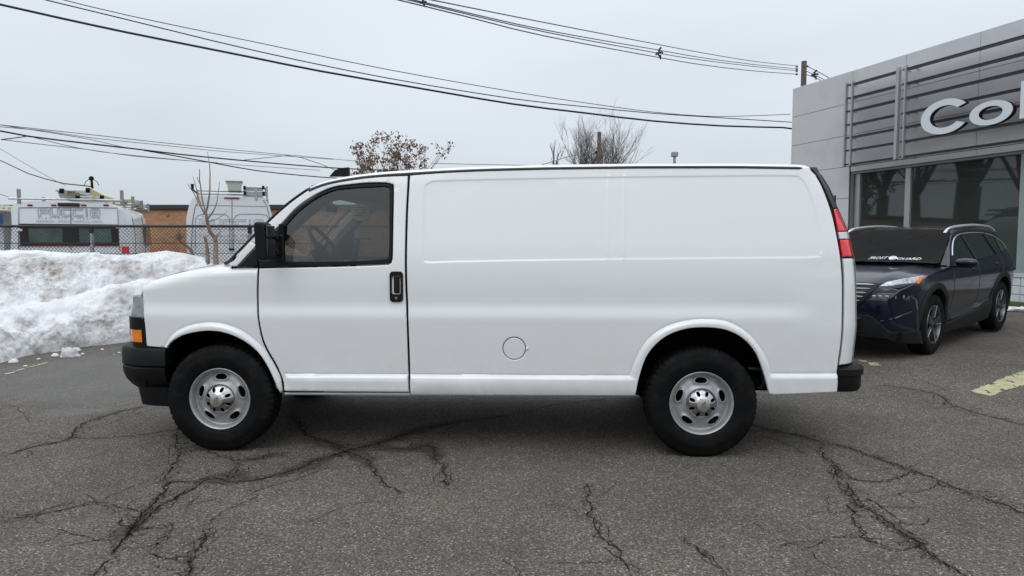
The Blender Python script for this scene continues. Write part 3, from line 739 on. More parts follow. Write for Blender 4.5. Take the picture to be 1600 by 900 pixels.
# ---------------------------------------------------------------- underside, wheel wells, floor
mb = MB()
mb.box((-.5, -.80, .48), (4.35, .80, .52))                                    # floor pan
for y in (-.52, .46): mb.bbox((-.7, y, .38), (4.5, y+.07, .50), .01)          # frame rails
for x in (.9, 1.9, 2.7, 4.1): mb.bbox((x, -.5, .40), (x+.08, .5, .46), .01)
mb.tube([(3.429, -.8, .375), (3.429, .8, .375)], .055, 10); mb.tube([(3.429, 0, .375), (3.429, .12, .375)], .15, 12)
mb.tube([(0, -.8, .33), (0, -.35, .30), (0, .35, .30), (0, .8, .33)], .04, 8)
mb.tube([(.6, 0, .40), (3.4, 0, .38)], .045, 8); mb.tube([(1., .25, .36), (2.6, .3, .36), (4.2, .5, .38), (4.45, .6, .36)], .04, 8)
mb.bbox((1.6, -.45, .33), (2.6, -.05, .48), .04)
mb.make('underbody', darkm, van)
for (cx_, r, x0_, x1_) in ((0, .47, -.58, .46), (3.429, .50, 2.97, 3.91)):
    for sgn in (-1, 1):
        mb = MB(); V = []; n = 20
        for (yy) in (.93, .55):
            for j in range(n+1):
                t = math.pi*j/n; V.append((cx_+((x1_-x0_)/2-.02)*math.cos(t)+((x0_+x1_)/2-cx_), sgn*yy, .47+(.48 if cx_ == 0 else .47)*math.sin(t)**.8))
        F = [(j, j+1, n+2+j, n+1+j) for j in range(n)]+[tuple(range(n+1, 2*n+2))]
        mobj('wheel_well', V, F, darkm, van, True, 40)
# hook-shaped exhaust hanger behind the rear wheel
a = aty(1191, 588, -.91); mb = MB(); mb.tube([a+np.array([-.10, 0, .055]), a+np.array([-.0, 0, .05]), a+np.array([.01, 0, -.05]), a+np.array([-.01, 0, -.085]), a+np.array([-.035, 0, -.075])], [.014, .016, .013, .013, .01], 8); mb.make('mud_flap_hook', blackp, van)
# ---------------------------------------------------------------- wheels
def make_tyre(parent, R0=.387, wid=.245, rim=.212, n=224):
    h = wid/2
    prof = [(rim, -h*.62), (rim+.012, -h*.80), (rim+.03, -h*.90), (rim+.036, -h*.915), (rim+.042, -h*.925), (rim+.075, -h*.995), (rim+.10, -h*.995), (rim+.105, -h*.975), (rim+.13, -h*.955), (R0-.022, -h*.88), (R0-.014, -h*.84), (R0-.004, -h*.74)]
    ctr = []
    for g0, g1 in ((-.74, -.46), (-.40, -.06), (.06, .40), (.46, .74)):
        ctr += [(R0-.010, g0*h), (R0-.0005, g0*h+.001), (R0, (g0+g1)/2*h), (R0-.0005, g1*h-.001), (R0-.010, g1*h)]
    full = prof+ctr[1:-1]+[(r, -a) for r, a in prof[::-1]]
    V = []; k = len(full)
    for j in range(n):
        t = 2*math.pi*j/n
        for i, (r, a) in enumerate(full):
            dr = 0
            if r > R0-.016:
                ph = (j+(2 if a > 0 else 0)) % 4
                if ph == 0: dr = -.0065
            V.append(((r+dr)*math.cos(t), a, (r+dr)*math.sin(t)))
    F = [(j*k+i, j*k+i+1, ((j+1) % n)*k+i+1, ((j+1) % n)*k+i) for j in range(n) for i in range(k-1)]
    return mobj('tyre', V, F, rubber, parent, True, 30)
def make_steel_wheel(parent):
    # dished disc with five long vents, by constrained triangulation
    Rr_ = .205
    outer = np.array([(Rr_*math.cos(t), Rr_*math.sin(t)) for t in np.linspace(0, 2*math.pi, 97)[:-1]])
    inner = np.array([(.10*math.cos(t), .10*math.sin(t)) for t in np.linspace(0, 2*math.pi, 49)[:-1]])
    holes = [inner]; rings = []
    for k in range(5):
        a = R(90+72*k); P = []
        for t in np.linspace(0, 2*math.pi, 29)[:-1]:
            rr = .157+.021*math.sin(t)*(1 if math.sin(t) > 0 else .95); aa = .042*math.cos(t)*(abs(math.cos(t))**-.15 if abs(math.cos(t)) > .01 else 1)
            P.append((rr*math.cos(a+aa/.153), rr*math.sin(a+aa/.153)))
        holes.append(np.array(P))
    def depth(P, off):
        r = np.hypot(P[:, 0], P[:, 1])
        d = np.interp(r, [0, .10, .115, .13, .155, .175, .188, .2, .21], [.010, .012, .022, .034, .040, .050, .058, .052, .03])
        dv = np.full(len(P), 9.)
        for h in holes[1:]: dv = np.minimum(dv, sdist(P, h))
        d = d-.013*np.exp(-(dv/.013)**2)+off*1.1
        ii = np.zeros(len(P), bool)
        return np.stack([P[:, 0], d, P[:, 1]], 1)
    panel('wheel_disc', outer, depth, steel, parent, holes, .011, gap=0, lip=.012, rad=.006)
    mb = MB(); mb.lathe([(.19, .08), (.200, .05), (.203, .03), (.207, .012), (.213, .004), (.220, .0), (.2235, .003), (.224, .010), (.221, .016), (.215, .02)], 72); mb.make('rim_lip', steel, parent)
    mb = MB(); mb.lathe([(.205, .03), (.20, .11), (.19, .17)], 48); mb.lathe([(0, .085), (.2, .085)], 24); mb.make('brake_drum', darkm, parent)
    # chrome centre ring with eight slotted lug recesses and a raised cap
    hc = []
    for k in range(8):
        a = R(22.5+45*k); P = []
        for t in np.linspace(0, 2*math.pi, 15)[:-1]:
            rr = .077+.018*math.cos(t); w_ = .0118*math.sin(t); P.append((rr*math.cos(a)-w_*math.sin(a), rr*math.sin(a)+w_*math.cos(a)))
        hc.append(np.array(P))
    o2 = np.array([(.107*math.cos(t), .107*math.sin(t)) for t in np.linspace(0, 2*math.pi, 61)[:-1]])
    def dc(P, off):
        r = np.hypot(P[:, 0], P[:, 1]); d = np.interp(r, [0, .046, .05, .054, .085, .103, .11], [-.052, -.050, -.040, -.036, -.022, .002, .012]); return np.stack([P[:, 0], d+off, P[:, 1]], 1)
    panel('hub_cover', o2, dc, chrome, parent, hc, .012, gap=0, lip=.02, rad=.003)
    mb = MB(); mb.lathe([(.0, .022), (.1125, .022), (.1125, .03)], 40); mb.make('hub_recess', darkm, parent)
    mb = MB()
    for k in range(8):
        a = R(22.5+45*k); mb.lathe([(.008, .02), (.009, .008), (.006, .004), (0, .003)], 8, Matrix.Translation((.077*math.cos(a), 0, .077*math.sin(a))))
    tag(mb.make('lug_nuts', darkm, parent), kind='stuff')
    mb = MB(); mb.lathe([(0, -.0545), (.040, -.054), (.044, -.052), (.045, -.048)], 32); mb.make('centre_cap', alum, parent)
    # slanted cross-shaped emblem
    sh = .35; pts = [(-.031, -.008), (-.013, -.008), (-.011, -.016), (.013, -.016), (.011, -.008), (.031, -.008), (.031, .008), (.013, .008), (.011, .016), (-.013, .016), (-.011, .008), (-.031, .008)]
    ang = R(62); pts = [((x+z*sh)*math.cos(ang)-z*math.sin(ang), (x+z*sh)*math.sin(ang)+z*math.cos(ang)) for x, z in pts]
    mb = MB(); mb.prism([(x*.95, z*.95) for x, z in pts], -.0575, -.053, 1); mb.make('emblem', gold, parent)
    mb = MB(); mb.tube([(.155*math.cos(R(-55)), .03, .155*math.sin(R(-55))), (.162*math.cos(R(-55)), -.0, .162*math.sin(R(-55)))], .006, 6); mb.make('valve_stem', rubber, parent)
def make_wheel(name, loc, rz):
    w = empty(name, loc, rz); w.parent = van
    make_tyre(w); n0 = set(w.children); make_steel_wheel(w)
    for o in w.children:
        if o not in n0: o.location = (0, -.104, 0)
    return w
w0 = make_wheel('front_wheel', (0, -.865, .382), 0)
for nm, x, y, rz in (('rear_wheel', 3.429, -.865, 0), ('front_wheel', 0, .865, math.pi), ('rear_wheel', 3.429, .865, math.pi)):
    c = copy_thing(w0, van); c.name = nm; c.location = (x, y, .382); c.rotation_euler = (0, 0, rz)
# ================================================================ ground
def GZ(x, y):
    x = np.asarray(x, float); y = np.asarray(y, float)
    return .15*ss((x-4.9)/2.0)*ss((y+.5)/3)+.09*ss((y-2.6)/4)*ss((x-5)/2)
def gp(px, py):
    z = 0.
    for _ in range(5): p = gpt(px, py, z); z = float(GZ(p[0], p[1]))
    return p
CR = [
 (1.0, [(0, 714), (55, 698), (105, 687), (122, 667), (150, 655), (185, 644), (227, 635)]), (.6, [(122, 670), (165, 664), (200, 651), (250, 637)]),
 (.7, [(105, 685), (165, 684), (220, 680), (270, 672)]), (.9, [(277, 668), (275, 700), (283, 706), (262, 740), (256, 753)]), (.35, [(0, 675), (40, 676), (100, 682)]),
 (.7, [(280, 707), (320, 705), (375, 720), (440, 707)]), (.8, [(-20, 820), (0, 816), (50, 806), (100, 796), (150, 785), (190, 794), (220, 794)]),
 (1.3, [(172, 870), (185, 850), (200, 835), (215, 812), (232, 795), (248, 778), (262, 758), (275, 752)]),
 (1.2, [(190, 845), (215, 822), (240, 800), (270, 780), (300, 765), (318, 752), (340, 748), (362, 753), (400, 750), (450, 738), (500, 718), (550, 703), (600, 690), (665, 670), (725, 658), (800, 650)]),
 (.7, [(262, 752), (300, 752), (340, 745)]), (.7, [(372, 722), (360, 740), (352, 752)]), (.6, [(318, 825), (350, 800), (395, 780), (400, 768), (430, 758), (475, 745), (520, 728)]),
 (.8, [(515, 690), (525, 700), (565, 715), (580, 725), (592, 745), (605, 760), (635, 772)]), (1., [(455, 650), (470, 665), (475, 677), (505, 690), (560, 705)]),
 (.9, [(600, 700), (640, 702), (670, 697), (680, 705), (680, 720), (692, 728), (697, 750), (695, 765)]), (.8, [(230, 862), (250, 845), (270, 826), (262, 815)]), (1., [(320, 828), (315, 850), (300, 870), (295, 905)]),
 (.7, [(230, 865), (250, 872), (300, 872)]), (.35, [(435, 810), (465, 818), (505, 807), (550, 783)]), (.9, [(172, 870), (160, 885), (150, 905)]), (.9, [(200, 828), (230, 826), (270, 822)]),
 (.7, [(0, 800), (40, 805), (90, 790), (120, 780)]), (.5, [(150, 785), (175, 775), (210, 760), (256, 753)]), (.5, [(60, 850), (90, 838), (130, 820)]), (.35, [(220, 720), (262, 715), (283, 706)]),
 (1., [(1175, 665), (1215, 675), (1250, 680), (1280, 690), (1325, 700), (1375, 717), (1425, 735), (1465, 750), (1500, 765), (1550, 782), (1610, 806)]),
 (.5, [(1195, 672), (1240, 672), (1290, 688)]), (.6, [(1190, 680), (1230, 695), (1262, 712)]),
 (.8, [(1280, 695), (1287, 710), (1300, 725), (1320, 742), (1340, 750), (1380, 752), (1410, 745), (1425, 737)]),
 (1., [(1300, 725), (1315, 750), (1330, 765), (1340, 790), (1365, 800), (1400, 825), (1430, 845), (1450, 865), (1490, 890), (1520, 908)]),
 (.7, [(1325, 780), (1335, 815), (1355, 840), (1390, 857), (1420, 860), (1435, 850)]), (.6, [(1215, 855), (1240, 850), (1265, 855), (1295, 842), (1330, 838), (1355, 840)]),
 (.4, [(1265, 855), (1280, 875), (1300, 890)]), (.5, [(1370, 775), (1410, 772), (1445, 767), (1470, 755)]), (.5, [(1365, 800), (1385, 822), (1432, 842)]), (.4, [(1290, 768), (1300, 800), (1320, 812)]),
 (.8, [(915, 755), (920, 790), (925, 820), (945, 845), (975, 875), (995, 905)]), (.7, [(1070, 840), (1090, 860), (1110, 875), (1140, 905)]), (.3, [(1165, 810), (1190, 825), (1200, 840)]),
 (.9, [(1370, 602), (1400, 605), (1465, 617), (1485, 632), (1525, 645), (1610, 667)]), (.5, [(1360, 582), (1420, 592), (1470, 606), (1490, 618)]), (.5, [(1470, 628), (1500, 642), (1540, 655)]),
 (.7, [(800, 650), (875, 632), (950, 625)]), (.35, [(1480, 700), (1540, 722), (1600, 735)]), (.3, [(600, 800), (640, 812), (700, 822)]), (.5, [(0, 633), (22, 635), (35, 648), (45, 660)]), (.4, [(1570, 540), (1600, 548)]),
 (.35, [(1540, 560), (1600, 566)]), (.3, [(780, 870), (800, 885), (812, 905)])]
CRW = []
for w_, l_ in CR: CRW.append((w_, np.array([gp(*p)[:2] for p in spline(l_, 8)])))
stn = [(560, 705, .2), (600, 700, .2), (640, 688, .3), (520, 716, .14), (175, 832, .06), (505, 712, .25), (350, 748, .06), (1425, 840, .05), (360, 745, .08)]
def axis(lo, hi, dlo, dhi, fine_, coarse):
    a = list(np.arange(dlo, dhi+1e-6, fine_)); x = dlo; st = fine_
    while x > lo: st = min(st*1.35, coarse); x -= st; a.insert(0, x)
    x = dhi; st = fine_
    while x < hi: st = min(st*1.35, coarse); x += st; a.append(x)
    return np.array(a)
gx = axis(-150, 170, -3.2, 8.2, .06, 25); gy = axis(-50, 260, -4.6, .6, .06, 25)
GX, GY = np.meshgrid(gx, gy); P2 = np.stack([GX.ravel(), GY.ravel()], 1)
stain = np.zeros(len(P2)); near_ = (np.abs(P2[:, 0]-2.5) < 7) & (np.abs(P2[:, 1]+1.5) < 6); Pn = P2[near_]; sn = np.zeros(len(Pn))
for w_, l_ in CRW:
    d = sdist(Pn, l_[::2], False); sn = np.maximum(sn, min(1, w_)*.6*np.exp(-(d/.035)**1.3))
DL = np.minimum.reduce([sdist(Pn, l_[::3], False) for w_, l_ in CRW if w_ > .6])
nz = np.array([noise.noise(Vector((p[0]*3, p[1]*3, 0)))+.5*noise.noise(Vector((p[0]*9, p[1]*9, 3))) for p in Pn])
for a, b, r in stn:
    c = gp(a, b)[:2]; d = np.hypot(Pn[:, 0]-c[0], (Pn[:, 1]-c[1])*1.2); sn = np.maximum(sn, ss(1.5-d/(r*2.2))*np.exp(-(DL/(.055+.10*np.clip(nz+.3, 0, 1)))**1.6)*.95)
stain[near_] = np.clip(sn, 0, 1)
wp = [gpt(*q)[:2] for q in [(-400, 575), (0, 572), (120, 556), (230, 545), (330, 560), (300, 600), (205, 622), (170, 640), (105, 650), (60, 642), (0, 622), (-400, 640)]]
wd = sdist(P2, wp); wn_ = np.array([noise.noise(Vector((p[0]*1.2, p[1]*2.5, 7)))+.4*noise.noise(Vector((p[0]*5, p[1]*9, 7))) if near_[i] else 0 for i, p in enumerate(P2)])
wet = ss((np.where(pip(P2, wp), wd, -wd)+.12+wn_*.5)/.35)
nX, nY = len(gx), len(gy)
F = [(j*nX+i, j*nX+i+1, (j+1)*nX+i+1, (j+1)*nX+i) for j in range(nY-1) for i in range(nX-1)]
am = mat('asphalt_surface', (.085, .082, .076), .85)
n = am.node_tree.nodes; l = am.node_tree.links; b = n['Principled BSDF']
def nn(t, **k):
    q = n.new(t)
    for a_, v_ in k.items():
        if a_ in q.inputs.keys() if hasattr(q.inputs, 'keys') else False: q.inputs[a_].default_value = v_
        else: setattr(q, a_, v_)
    return q
t = nn('ShaderNodeTexCoord')
v1 = nn('ShaderNodeTexVoronoi'); v1.inputs['Scale'].default_value = 125
v2 = nn('ShaderNodeTexNoise'); v2.inputs['Scale'].default_value = 1.3; v2.inputs['Detail'].default_value = 6
v3 = nn('ShaderNodeTexNoise'); v3.inputs['Scale'].default_value = 60; v3.inputs['Detail'].default_value = 4; v3.inputs['Roughness'].default_value = .7
v5 = nn('ShaderNodeTexNoise'); v5.inputs['Scale'].default_value = 9; v5.inputs['Detail'].default_value = 3
for q in (v1, v2, v3, v5): l.new(t.outputs['Object'], q.inputs['Vector'])
# stones: random grey per cell
sep = nn('ShaderNodeSeparateColor'); l.new(v1.outputs['Color'], sep.inputs[0])
r1 = nn('ShaderNodeValToRGB'); cr = r1.color_ramp; cr.elements[0].position = 0; cr.elements[0].color = (.064, .0555, .046, 1); cr.elements[1].position = 1; cr.elements[1].color = (.30, .285, .255, 1)
e = cr.elements.new(.7); e.color = (.114, .100, .083, 1); e = cr.elements.new(.94); e.color = (.18, .16, .135, 1)
l.new(sep.outputs[0], r1.inputs[0])
r2 = nn('ShaderNodeMapRange'); r2.inputs['From Min'].default_value = .3; r2.inputs['From Max'].default_value = .7; r2.inputs['To Min'].default_value = .4; r2.inputs['To Max'].default_value = 1.62; l.new(v3.outputs[0], r2.inputs['Value'])
r3 = nn('ShaderNodeMapRange'); r3.inputs['From Min'].default_value = .3; r3.inputs['From Max'].default_value = .7; r3.inputs['To Min'].default_value = .82; r3.inputs['To Max'].default_value = 1.15; l.new(v2.outputs[0], r3.inputs['Value'])
r5 = nn('ShaderNodeMapRange'); r5.inputs['From Min'].default_value = .3; r5.inputs['From Max'].default_value = .7; r5.inputs['To Min'].default_value = .9; r5.inputs['To Max'].default_value = 1.1; l.new(v5.outputs[0], r5.inputs['Value'])
m1 = nn('ShaderNodeMath', operation='MULTIPLY'); l.new(r2.outputs[0], m1.inputs[0]); l.new(r3.outputs[0], m1.inputs[1])
m2 = nn('ShaderNodeMath', operation='MULTIPLY'); l.new(m1.outputs[0], m2.inputs[0]); l.new(r5.outputs[0], m2.inputs[1])
sc_ = nn('ShaderNodeVectorMath', operation='SCALE'); l.new(r1.outputs[0], sc_.inputs[0]); l.new(m2.outputs[0], sc_.inputs['Scale'])
at1 = nn('ShaderNodeAttribute', attribute_name='stain'); at2 = nn('ShaderNodeAttribute', attribute_name='wet')
x1 = nn('ShaderNodeMix', data_type='RGBA'); st2 = nn('ShaderNodeMath', operation='MULTIPLY'); st2.inputs[1].default_value = .62; sn3 = nn('ShaderNodeTexNoise'); sn3.inputs['Scale'].default_value = 26; sn3.inputs['Detail'].default_value = 6; sn3.inputs['Roughness'].default_value = .75; l.new(t.outputs['Object'], sn3.inputs['Vector']); sa = nn('ShaderNodeMath', operation='MULTIPLY_ADD'); l.new(at1.outputs['Fac'], sa.inputs[0]); sa.inputs[1].default_value = 1.15; l.new(sn3.outputs[0], sa.inputs[2]); sr = nn('ShaderNodeMapRange'); sr.inputs['From Min'].default_value = .80; sr.inputs['From Max'].default_value = 1.12; l.new(sa.outputs[0], sr.inputs['Value']); l.new(sr.outputs[0], st2.inputs[0])
l.new(st2.outputs[0], x1.inputs[0]); l.new(sc_.outputs[0], x1.inputs[6]); x1.inputs[7].default_value = (.030, .024, .019, 1)
x2 = nn('ShaderNodeMix', data_type='RGBA'); wt = nn('ShaderNodeMath', operation='MULTIPLY'); wt.inputs[1].default_value = .30; l.new(at2.outputs['Fac'], wt.inputs[0]); l.new(wt.outputs[0], x2.inputs[0]); l.new(x1.outputs[2], x2.inputs[6]); x2.inputs[7].default_value = (.035, .036, .038, 1)
l.new(x2.outputs[2], b.inputs['Base Color'])
rr2 = nn('ShaderNodeMapRange'); rr2.inputs['To Min'].default_value = .88; rr2.inputs['To Max'].default_value = .5; l.new(at2.outputs['Fac'], rr2.inputs['Value']); l.new(rr2.outputs[0], b.inputs['Roughness'])
ad = nn('ShaderNodeMath', operation='MULTIPLY_ADD'); l.new(v1.outputs['Distance'], ad.inputs[0]); ad.inputs[1].default_value = -1.2; l.new(v3.outputs[0], ad.inputs[2])
wi = nn('ShaderNodeMapRange'); wi.inputs['To Min'].default_value = .65; wi.inputs['To Max'].default_value = .45; l.new(at2.outputs['Fac'], wi.inputs['Value'])
bp = nn('ShaderNodeBump'); bp.inputs['Distance'].default_value = .006; l.new(ad.outputs[0], bp.inputs['Height']); l.new(wi.outputs[0], bp.inputs['Strength']); l.new(bp.outputs[0], b.inputs['Normal'])
b.inputs['Specular IOR Level'].default_value = .35
ground = mobj('asphalt_ground', [(p[0], p[1], z) for p, z in zip(P2, GZ(P2[:, 0], P2[:, 1])-.0)], F, am)
tag(ground, kind='structure')
for nm, arr in (('stain', stain), ('wet', wet)):
    a_ = ground.data.attributes.new(nm, 'FLOAT', 'POINT'); a_.data.foreach_set('value', arr.astype(np.float32))
# cracks: ragged dark furrows with branches
V = []; F = []
def ribbon(pts, w, jit=.018):
    p = np.array(pts, float)
    d = np.r_[0, np.cumsum(np.hypot(*np.diff(p, axis=0).T))]
    if d[-1] < .03: return p
    s_ = np.arange(0, d[-1], .011); q = np.stack([np.interp(s_, d, p[:, 0]), np.interp(s_, d, p[:, 1])], 1)
    sd_ = rnd.random()*100
    q += np.array([[noise.noise(Vector((k*.7, sd_, 0)))*jit*.6+noise.noise(Vector((k*.13, sd_, 5)))*jit*1.5, noise.noise(Vector((k*.7, sd_+9, 0)))*jit*.6+noise.noise(Vector((k*.13, sd_+9, 5)))*jit*1.5] for k in range(len(q))])
    tg = np.gradient(q, axis=0); tg /= np.linalg.norm(tg, axis=1)[:, None]+1e-9; nr = np.stack([-tg[:, 1], tg[:, 0]], 1)
    b0 = len(V); k = len(q)
    for i in range(k):
        e = min(1, i/min(8, max(1, k/4)), (k-1-i)/min(8, max(1, k/4)))
        ww = w*(.35+.65*e)*max(.12, .75+.9*noise.noise(Vector((i*.3, sd_, 2)))+.5*noise.noise(Vector((i*.9, sd_, 4))))
        for sg in (-1, 1):
            x, y = q[i]+nr[i]*ww*sg*(.35+.5*rnd.random()); V.append((x, y, float(GZ(x, y))+.0035))
    F.extend([(b0+2*i, b0+2*i+1, b0+2*i+3, b0+2*i+2) for i in range(k-1)])
    return q
for w_, l_ in CRW:
    q = ribbon(l_, .0056*w_+.001)
    if w_ > .6:
        for _ in range(2 if w_ > .9 else 1): ribbon(l_+np.array([rnd.uniform(-.02, .02), rnd.uniform(-.03, .03)]), .0034, .05)
    n_ = int(len(q)*.034*(1.5 if w_ > .8 else .8))
    for _ in range(n_):
        i = rnd.randrange(len(q)); a_ = rnd.uniform(0, 6.28); ln = rnd.uniform(.04, .26)*(.5+w_); r_ = [q[i]]; 
        for k in range(7): a_ += rnd.uniform(-.5, .5); r_.append(r_[-1]+np.array([math.cos(a_)*1.2, math.sin(a_)*.8])*ln/7)
        ribbon(r_, .0040*(.5+.5*w_), .014)
# crazing: cells of fine cracks along the worst furrows
def craze(line, band, cell, keep_p, wd):
    L2_ = line; lo, hi = L2_.min(0)-band, L2_.max(0)+band; n_ = int((hi-lo).prod()/cell**2)
    if n_ > 60000: return
    P = np.array([[rnd.uniform(lo[0], hi[0]), rnd.uniform(lo[1], hi[1])] for _ in range(n_)]); d = sdist(P, L2_, False)
    P = P[d < band*np.array([.55+.9*max(0, noise.noise(Vector((p[0]*2, p[1]*2, 9)))+.35) for p in P])]
    if len(P) < 4: return
    r = delaunay_2d_cdt([Vector(p) for p in P], [], [], 0, 1e-6); V2 = [np.array(tuple(v)) for v in r[0]]; T = r[2]; cen = {}
    E = {}
    for ti, t in enumerate(T):
        cen[ti] = sum(V2[i] for i in t)/3
        for i in range(3): E.setdefault(tuple(sorted((t[i], t[(i+1) % 3]))), []).append(ti)
    for e, ts_ in E.items():                   # dual edges give rounded polygons
        if len(ts_) == 2 and rnd.random() < keep_p:
            a, b_ = cen[ts_[0]], cen[ts_[1]]
            if np.linalg.norm(a-b_) < cell*2.2: ribbon([a, b_], wd*rnd.uniform(.6, 1.4), .007)
for w_, l_ in CRW:
    if w_ > .85: craze(l_, .11*w_, .085, .55, .0034)
    elif w_ > .6: craze(l_, .06, .08, .4, .003)
craze(np.array([gp(*p)[:2] for p in [(520, 712), (560, 703), (620, 692), (680, 682)]]), .22, .075, .7, .0036)
craze(np.array([gp(*p)[:2] for p in [(160, 835), (190, 830), (215, 812)]]), .14, .07, .7, .0036)
craze(np.array([gp(*p)[:2] for p in [(235, 865), (260, 880), (300, 880)]]), .12, .07, .6, .0034)
craze(np.array([gp(*p)[:2] for p in [(1330, 770), (1370, 810), (1430, 850)]]), .14, .08, .5, .0034)
crk = mobj('asphalt_cracks', V, F, mat('crack_shadow_dirt', (.018, .016, .014), 1., spec=.05, var=.3, vscale=20), None, False)
tag(crk, kind='structure')
# small stones, salt and litter on the asphalt
mb = MB()
for _ in range(420):
    px, py = rnd.uniform(0, 1600), 560+340*rnd.random()**.7; p = gp(px, py); r_ = rnd.uniform(.0025, .0055)
    if abs(p[1]) < .9 and -.5 < p[0] < 4.5 and rnd.random() < .7: continue
    a_ = rnd.random()*3
    mb.add([(p[0]+r_*math.cos(a_+k*1.57)*rnd.uniform(.7, 1.2), p[1]+r_*math.sin(a_+k*1.57)*rnd.uniform(.7, 1.2), p[2]+.003) for k in range(4)]+[(p[0], p[1], p[2]+.003+r_*.9)], [(0, 1, 4), (1, 2, 4), (2, 3, 4), (3, 0, 4)])
tag(mb.make('loose_gravel', mat('pale_grit', (.32, .30, .27), .9, var=.4, vscale=8), None, False), kind='stuff')
# worn painted bay line and its remnants
ylw = mat('worn_line_paint', (.40, .36, .22), .8, var=.25, vscale=14, dirt=(.11, .105, .095), dscale=22, damt=.6)
def paint(name, quad, label, ragged=.012, cell=.035):
    q = [gp(*p) for p in quad]; a, b_, c_, d_ = [np.array(v) for v in q]
    n1 = max(2, int(np.linalg.norm(b_-a)/cell)); n2 = max(2, int(np.linalg.norm(d_-a)/cell)); V = []; F = []
    for i in range(n1+1):
        for j in range(n2+1):
            u, v = i/n1, j/n2; p = (a*(1-u)+b_*u)*(1-v)+(d_*(1-u)+c_*u)*v; p = p+np.array([rnd.uniform(-1, 1), rnd.uniform(-1, 1), 0])*ragged
            V.append((p[0], p[1], float(GZ(p[0], p[1]))+.0045))
    for i in range(n1):
        for j in range(n2):
            if (i in (0, n1-1) or j in (0, n2-1)) and rnd.random() < .10: continue
            if rnd.random() < .04: continue
            F.append((i*(n2+1)+j, (i+1)*(n2+1)+j, (i+1)*(n2+1)+j+1, i*(n2+1)+j+1))
    o = mobj(name, V, F, ylw, None, False); return tag(o, kind='structure')
paint('parking_line', [(1517, 612), (1546, 620), (1640, 590), (1622, 572)], '')
paint('parking_line', [(1341, 563), (1352, 563), (1356, 566), (1345, 566)], '', .02)
paint('parking_line', [(1355, 567), (1372, 567), (1375, 571), (1362, 572)], '', .03)
paint('parking_line', [(6, 585), (9, 586), (74, 567), (71, 566.5)], '', .02, .05)
# grass strip in front of the building, patch of old snow
# ================================================================ snow bank
sm = mat('dirty_snow', (.80, .81, .84), .75)
n = sm.node_tree.nodes; l = sm.node_tree.links; b = n['Principled BSDF']
b.inputs['Subsurface Weight'].default_value = 0
t = n.new('ShaderNodeTexCoord')
def sn_(scale, det, rough, lo, hi):
    q = n.new('ShaderNodeTexNoise'); q.inputs['Scale'].default_value = scale; q.inputs['Detail'].default_value = det; q.inputs['Roughness'].default_value = rough; l.new(t.outputs['Object'], q.inputs['Vector'])
    r = n.new('ShaderNodeMapRange'); r.inputs['From Min'].default_value = lo; r.inputs['From Max'].default_value = hi; l.new(q.outputs[0], r.inputs['Value']); return r.outputs[0]
dn = sn_(2.2, 9, .68, .44, .72); dn2 = sn_(16, 6, .7, .50, .72); atd = n.new('ShaderNodeAttribute'); atd.attribute_name = 'dirt'
def mth(op, a_, b_, c_=None):
    q = n.new('ShaderNodeMath'); q.operation = op; q.use_clamp = op != 'MULTIPLY_ADD'
    for i, v in enumerate((a_, b_, c_)):
        if v is None: continue
        if isinstance(v, (int, float)): q.inputs[i].default_value = v
        else: l.new(v, q.inputs[i])
    return q.outputs[0]
f1 = mth('MULTIPLY', dn, mth('ADD', mth('MULTIPLY', atd.outputs['Fac'], 2.1), .26)); f2 = mth('ADD', f1, mth('MULTIPLY', dn2, mth('ADD', mth('MULTIPLY', atd.outputs['Fac'], .55), .07)))
x = n.new('ShaderNodeMix'); x.data_type = 'RGBA'; l.new(f2, x.inputs[0]); x.inputs[6].default_value = (.82, .825, .84, 1); x.inputs[7].default_value = (.17, .13, .10, 1); l.new(x.outputs[2], b.inputs['Base Color'])
q = n.new('ShaderNodeTexNoise'); q.inputs['Scale'].default_value = 22; q.inputs['Detail'].default_value = 8; q.inputs['Roughness'].default_value = .7; l.new(t.outputs['Object'], q.inputs['Vector'])
bp = n.new('ShaderNodeBump'); bp.inputs['Strength'].default_value = .8; bp.inputs['Distance'].default_value = .04; l.new(q.outputs[0], bp.inputs['Height']); l.new(bp.outputs[0], b.inputs['Normal'])
def itab(u, tab):
    a_ = np.array(tab, float); return sum(np.interp(u+d_, a_[:, 0], a_[:, 1])*w_ for d_, w_ in ((-14, .15), (-7, .2), (0, .3), (7, .2), (14, .15)))
BASE = [(-260, 640), (-120, 600), (0, 567), (40, 556), (85, 550), (120, 546), (130, 541), (150, 541), (205, 534), (300, 531), (420, 528), (600, 524)]
LOW = [(-260, 520), (0, 486), (40, 478), (75, 474), (110, 463), (165, 448), (215, 440), (300, 432), (450, 430), (600, 425)]
TOP = [(-260, 388), (-60, 393), (0, 391), (32, 389.5), (60, 391), (95, 394), (135, 396), (190, 398.5), (222, 396), (243, 392), (262, 390.5), (280, 394), (298, 396), (312, 400), (335, 406), (348, 411), (400, 420), (600, 425)]
us = np.arange(-260, 602, 2.0); V = []; D = []
rows = 120
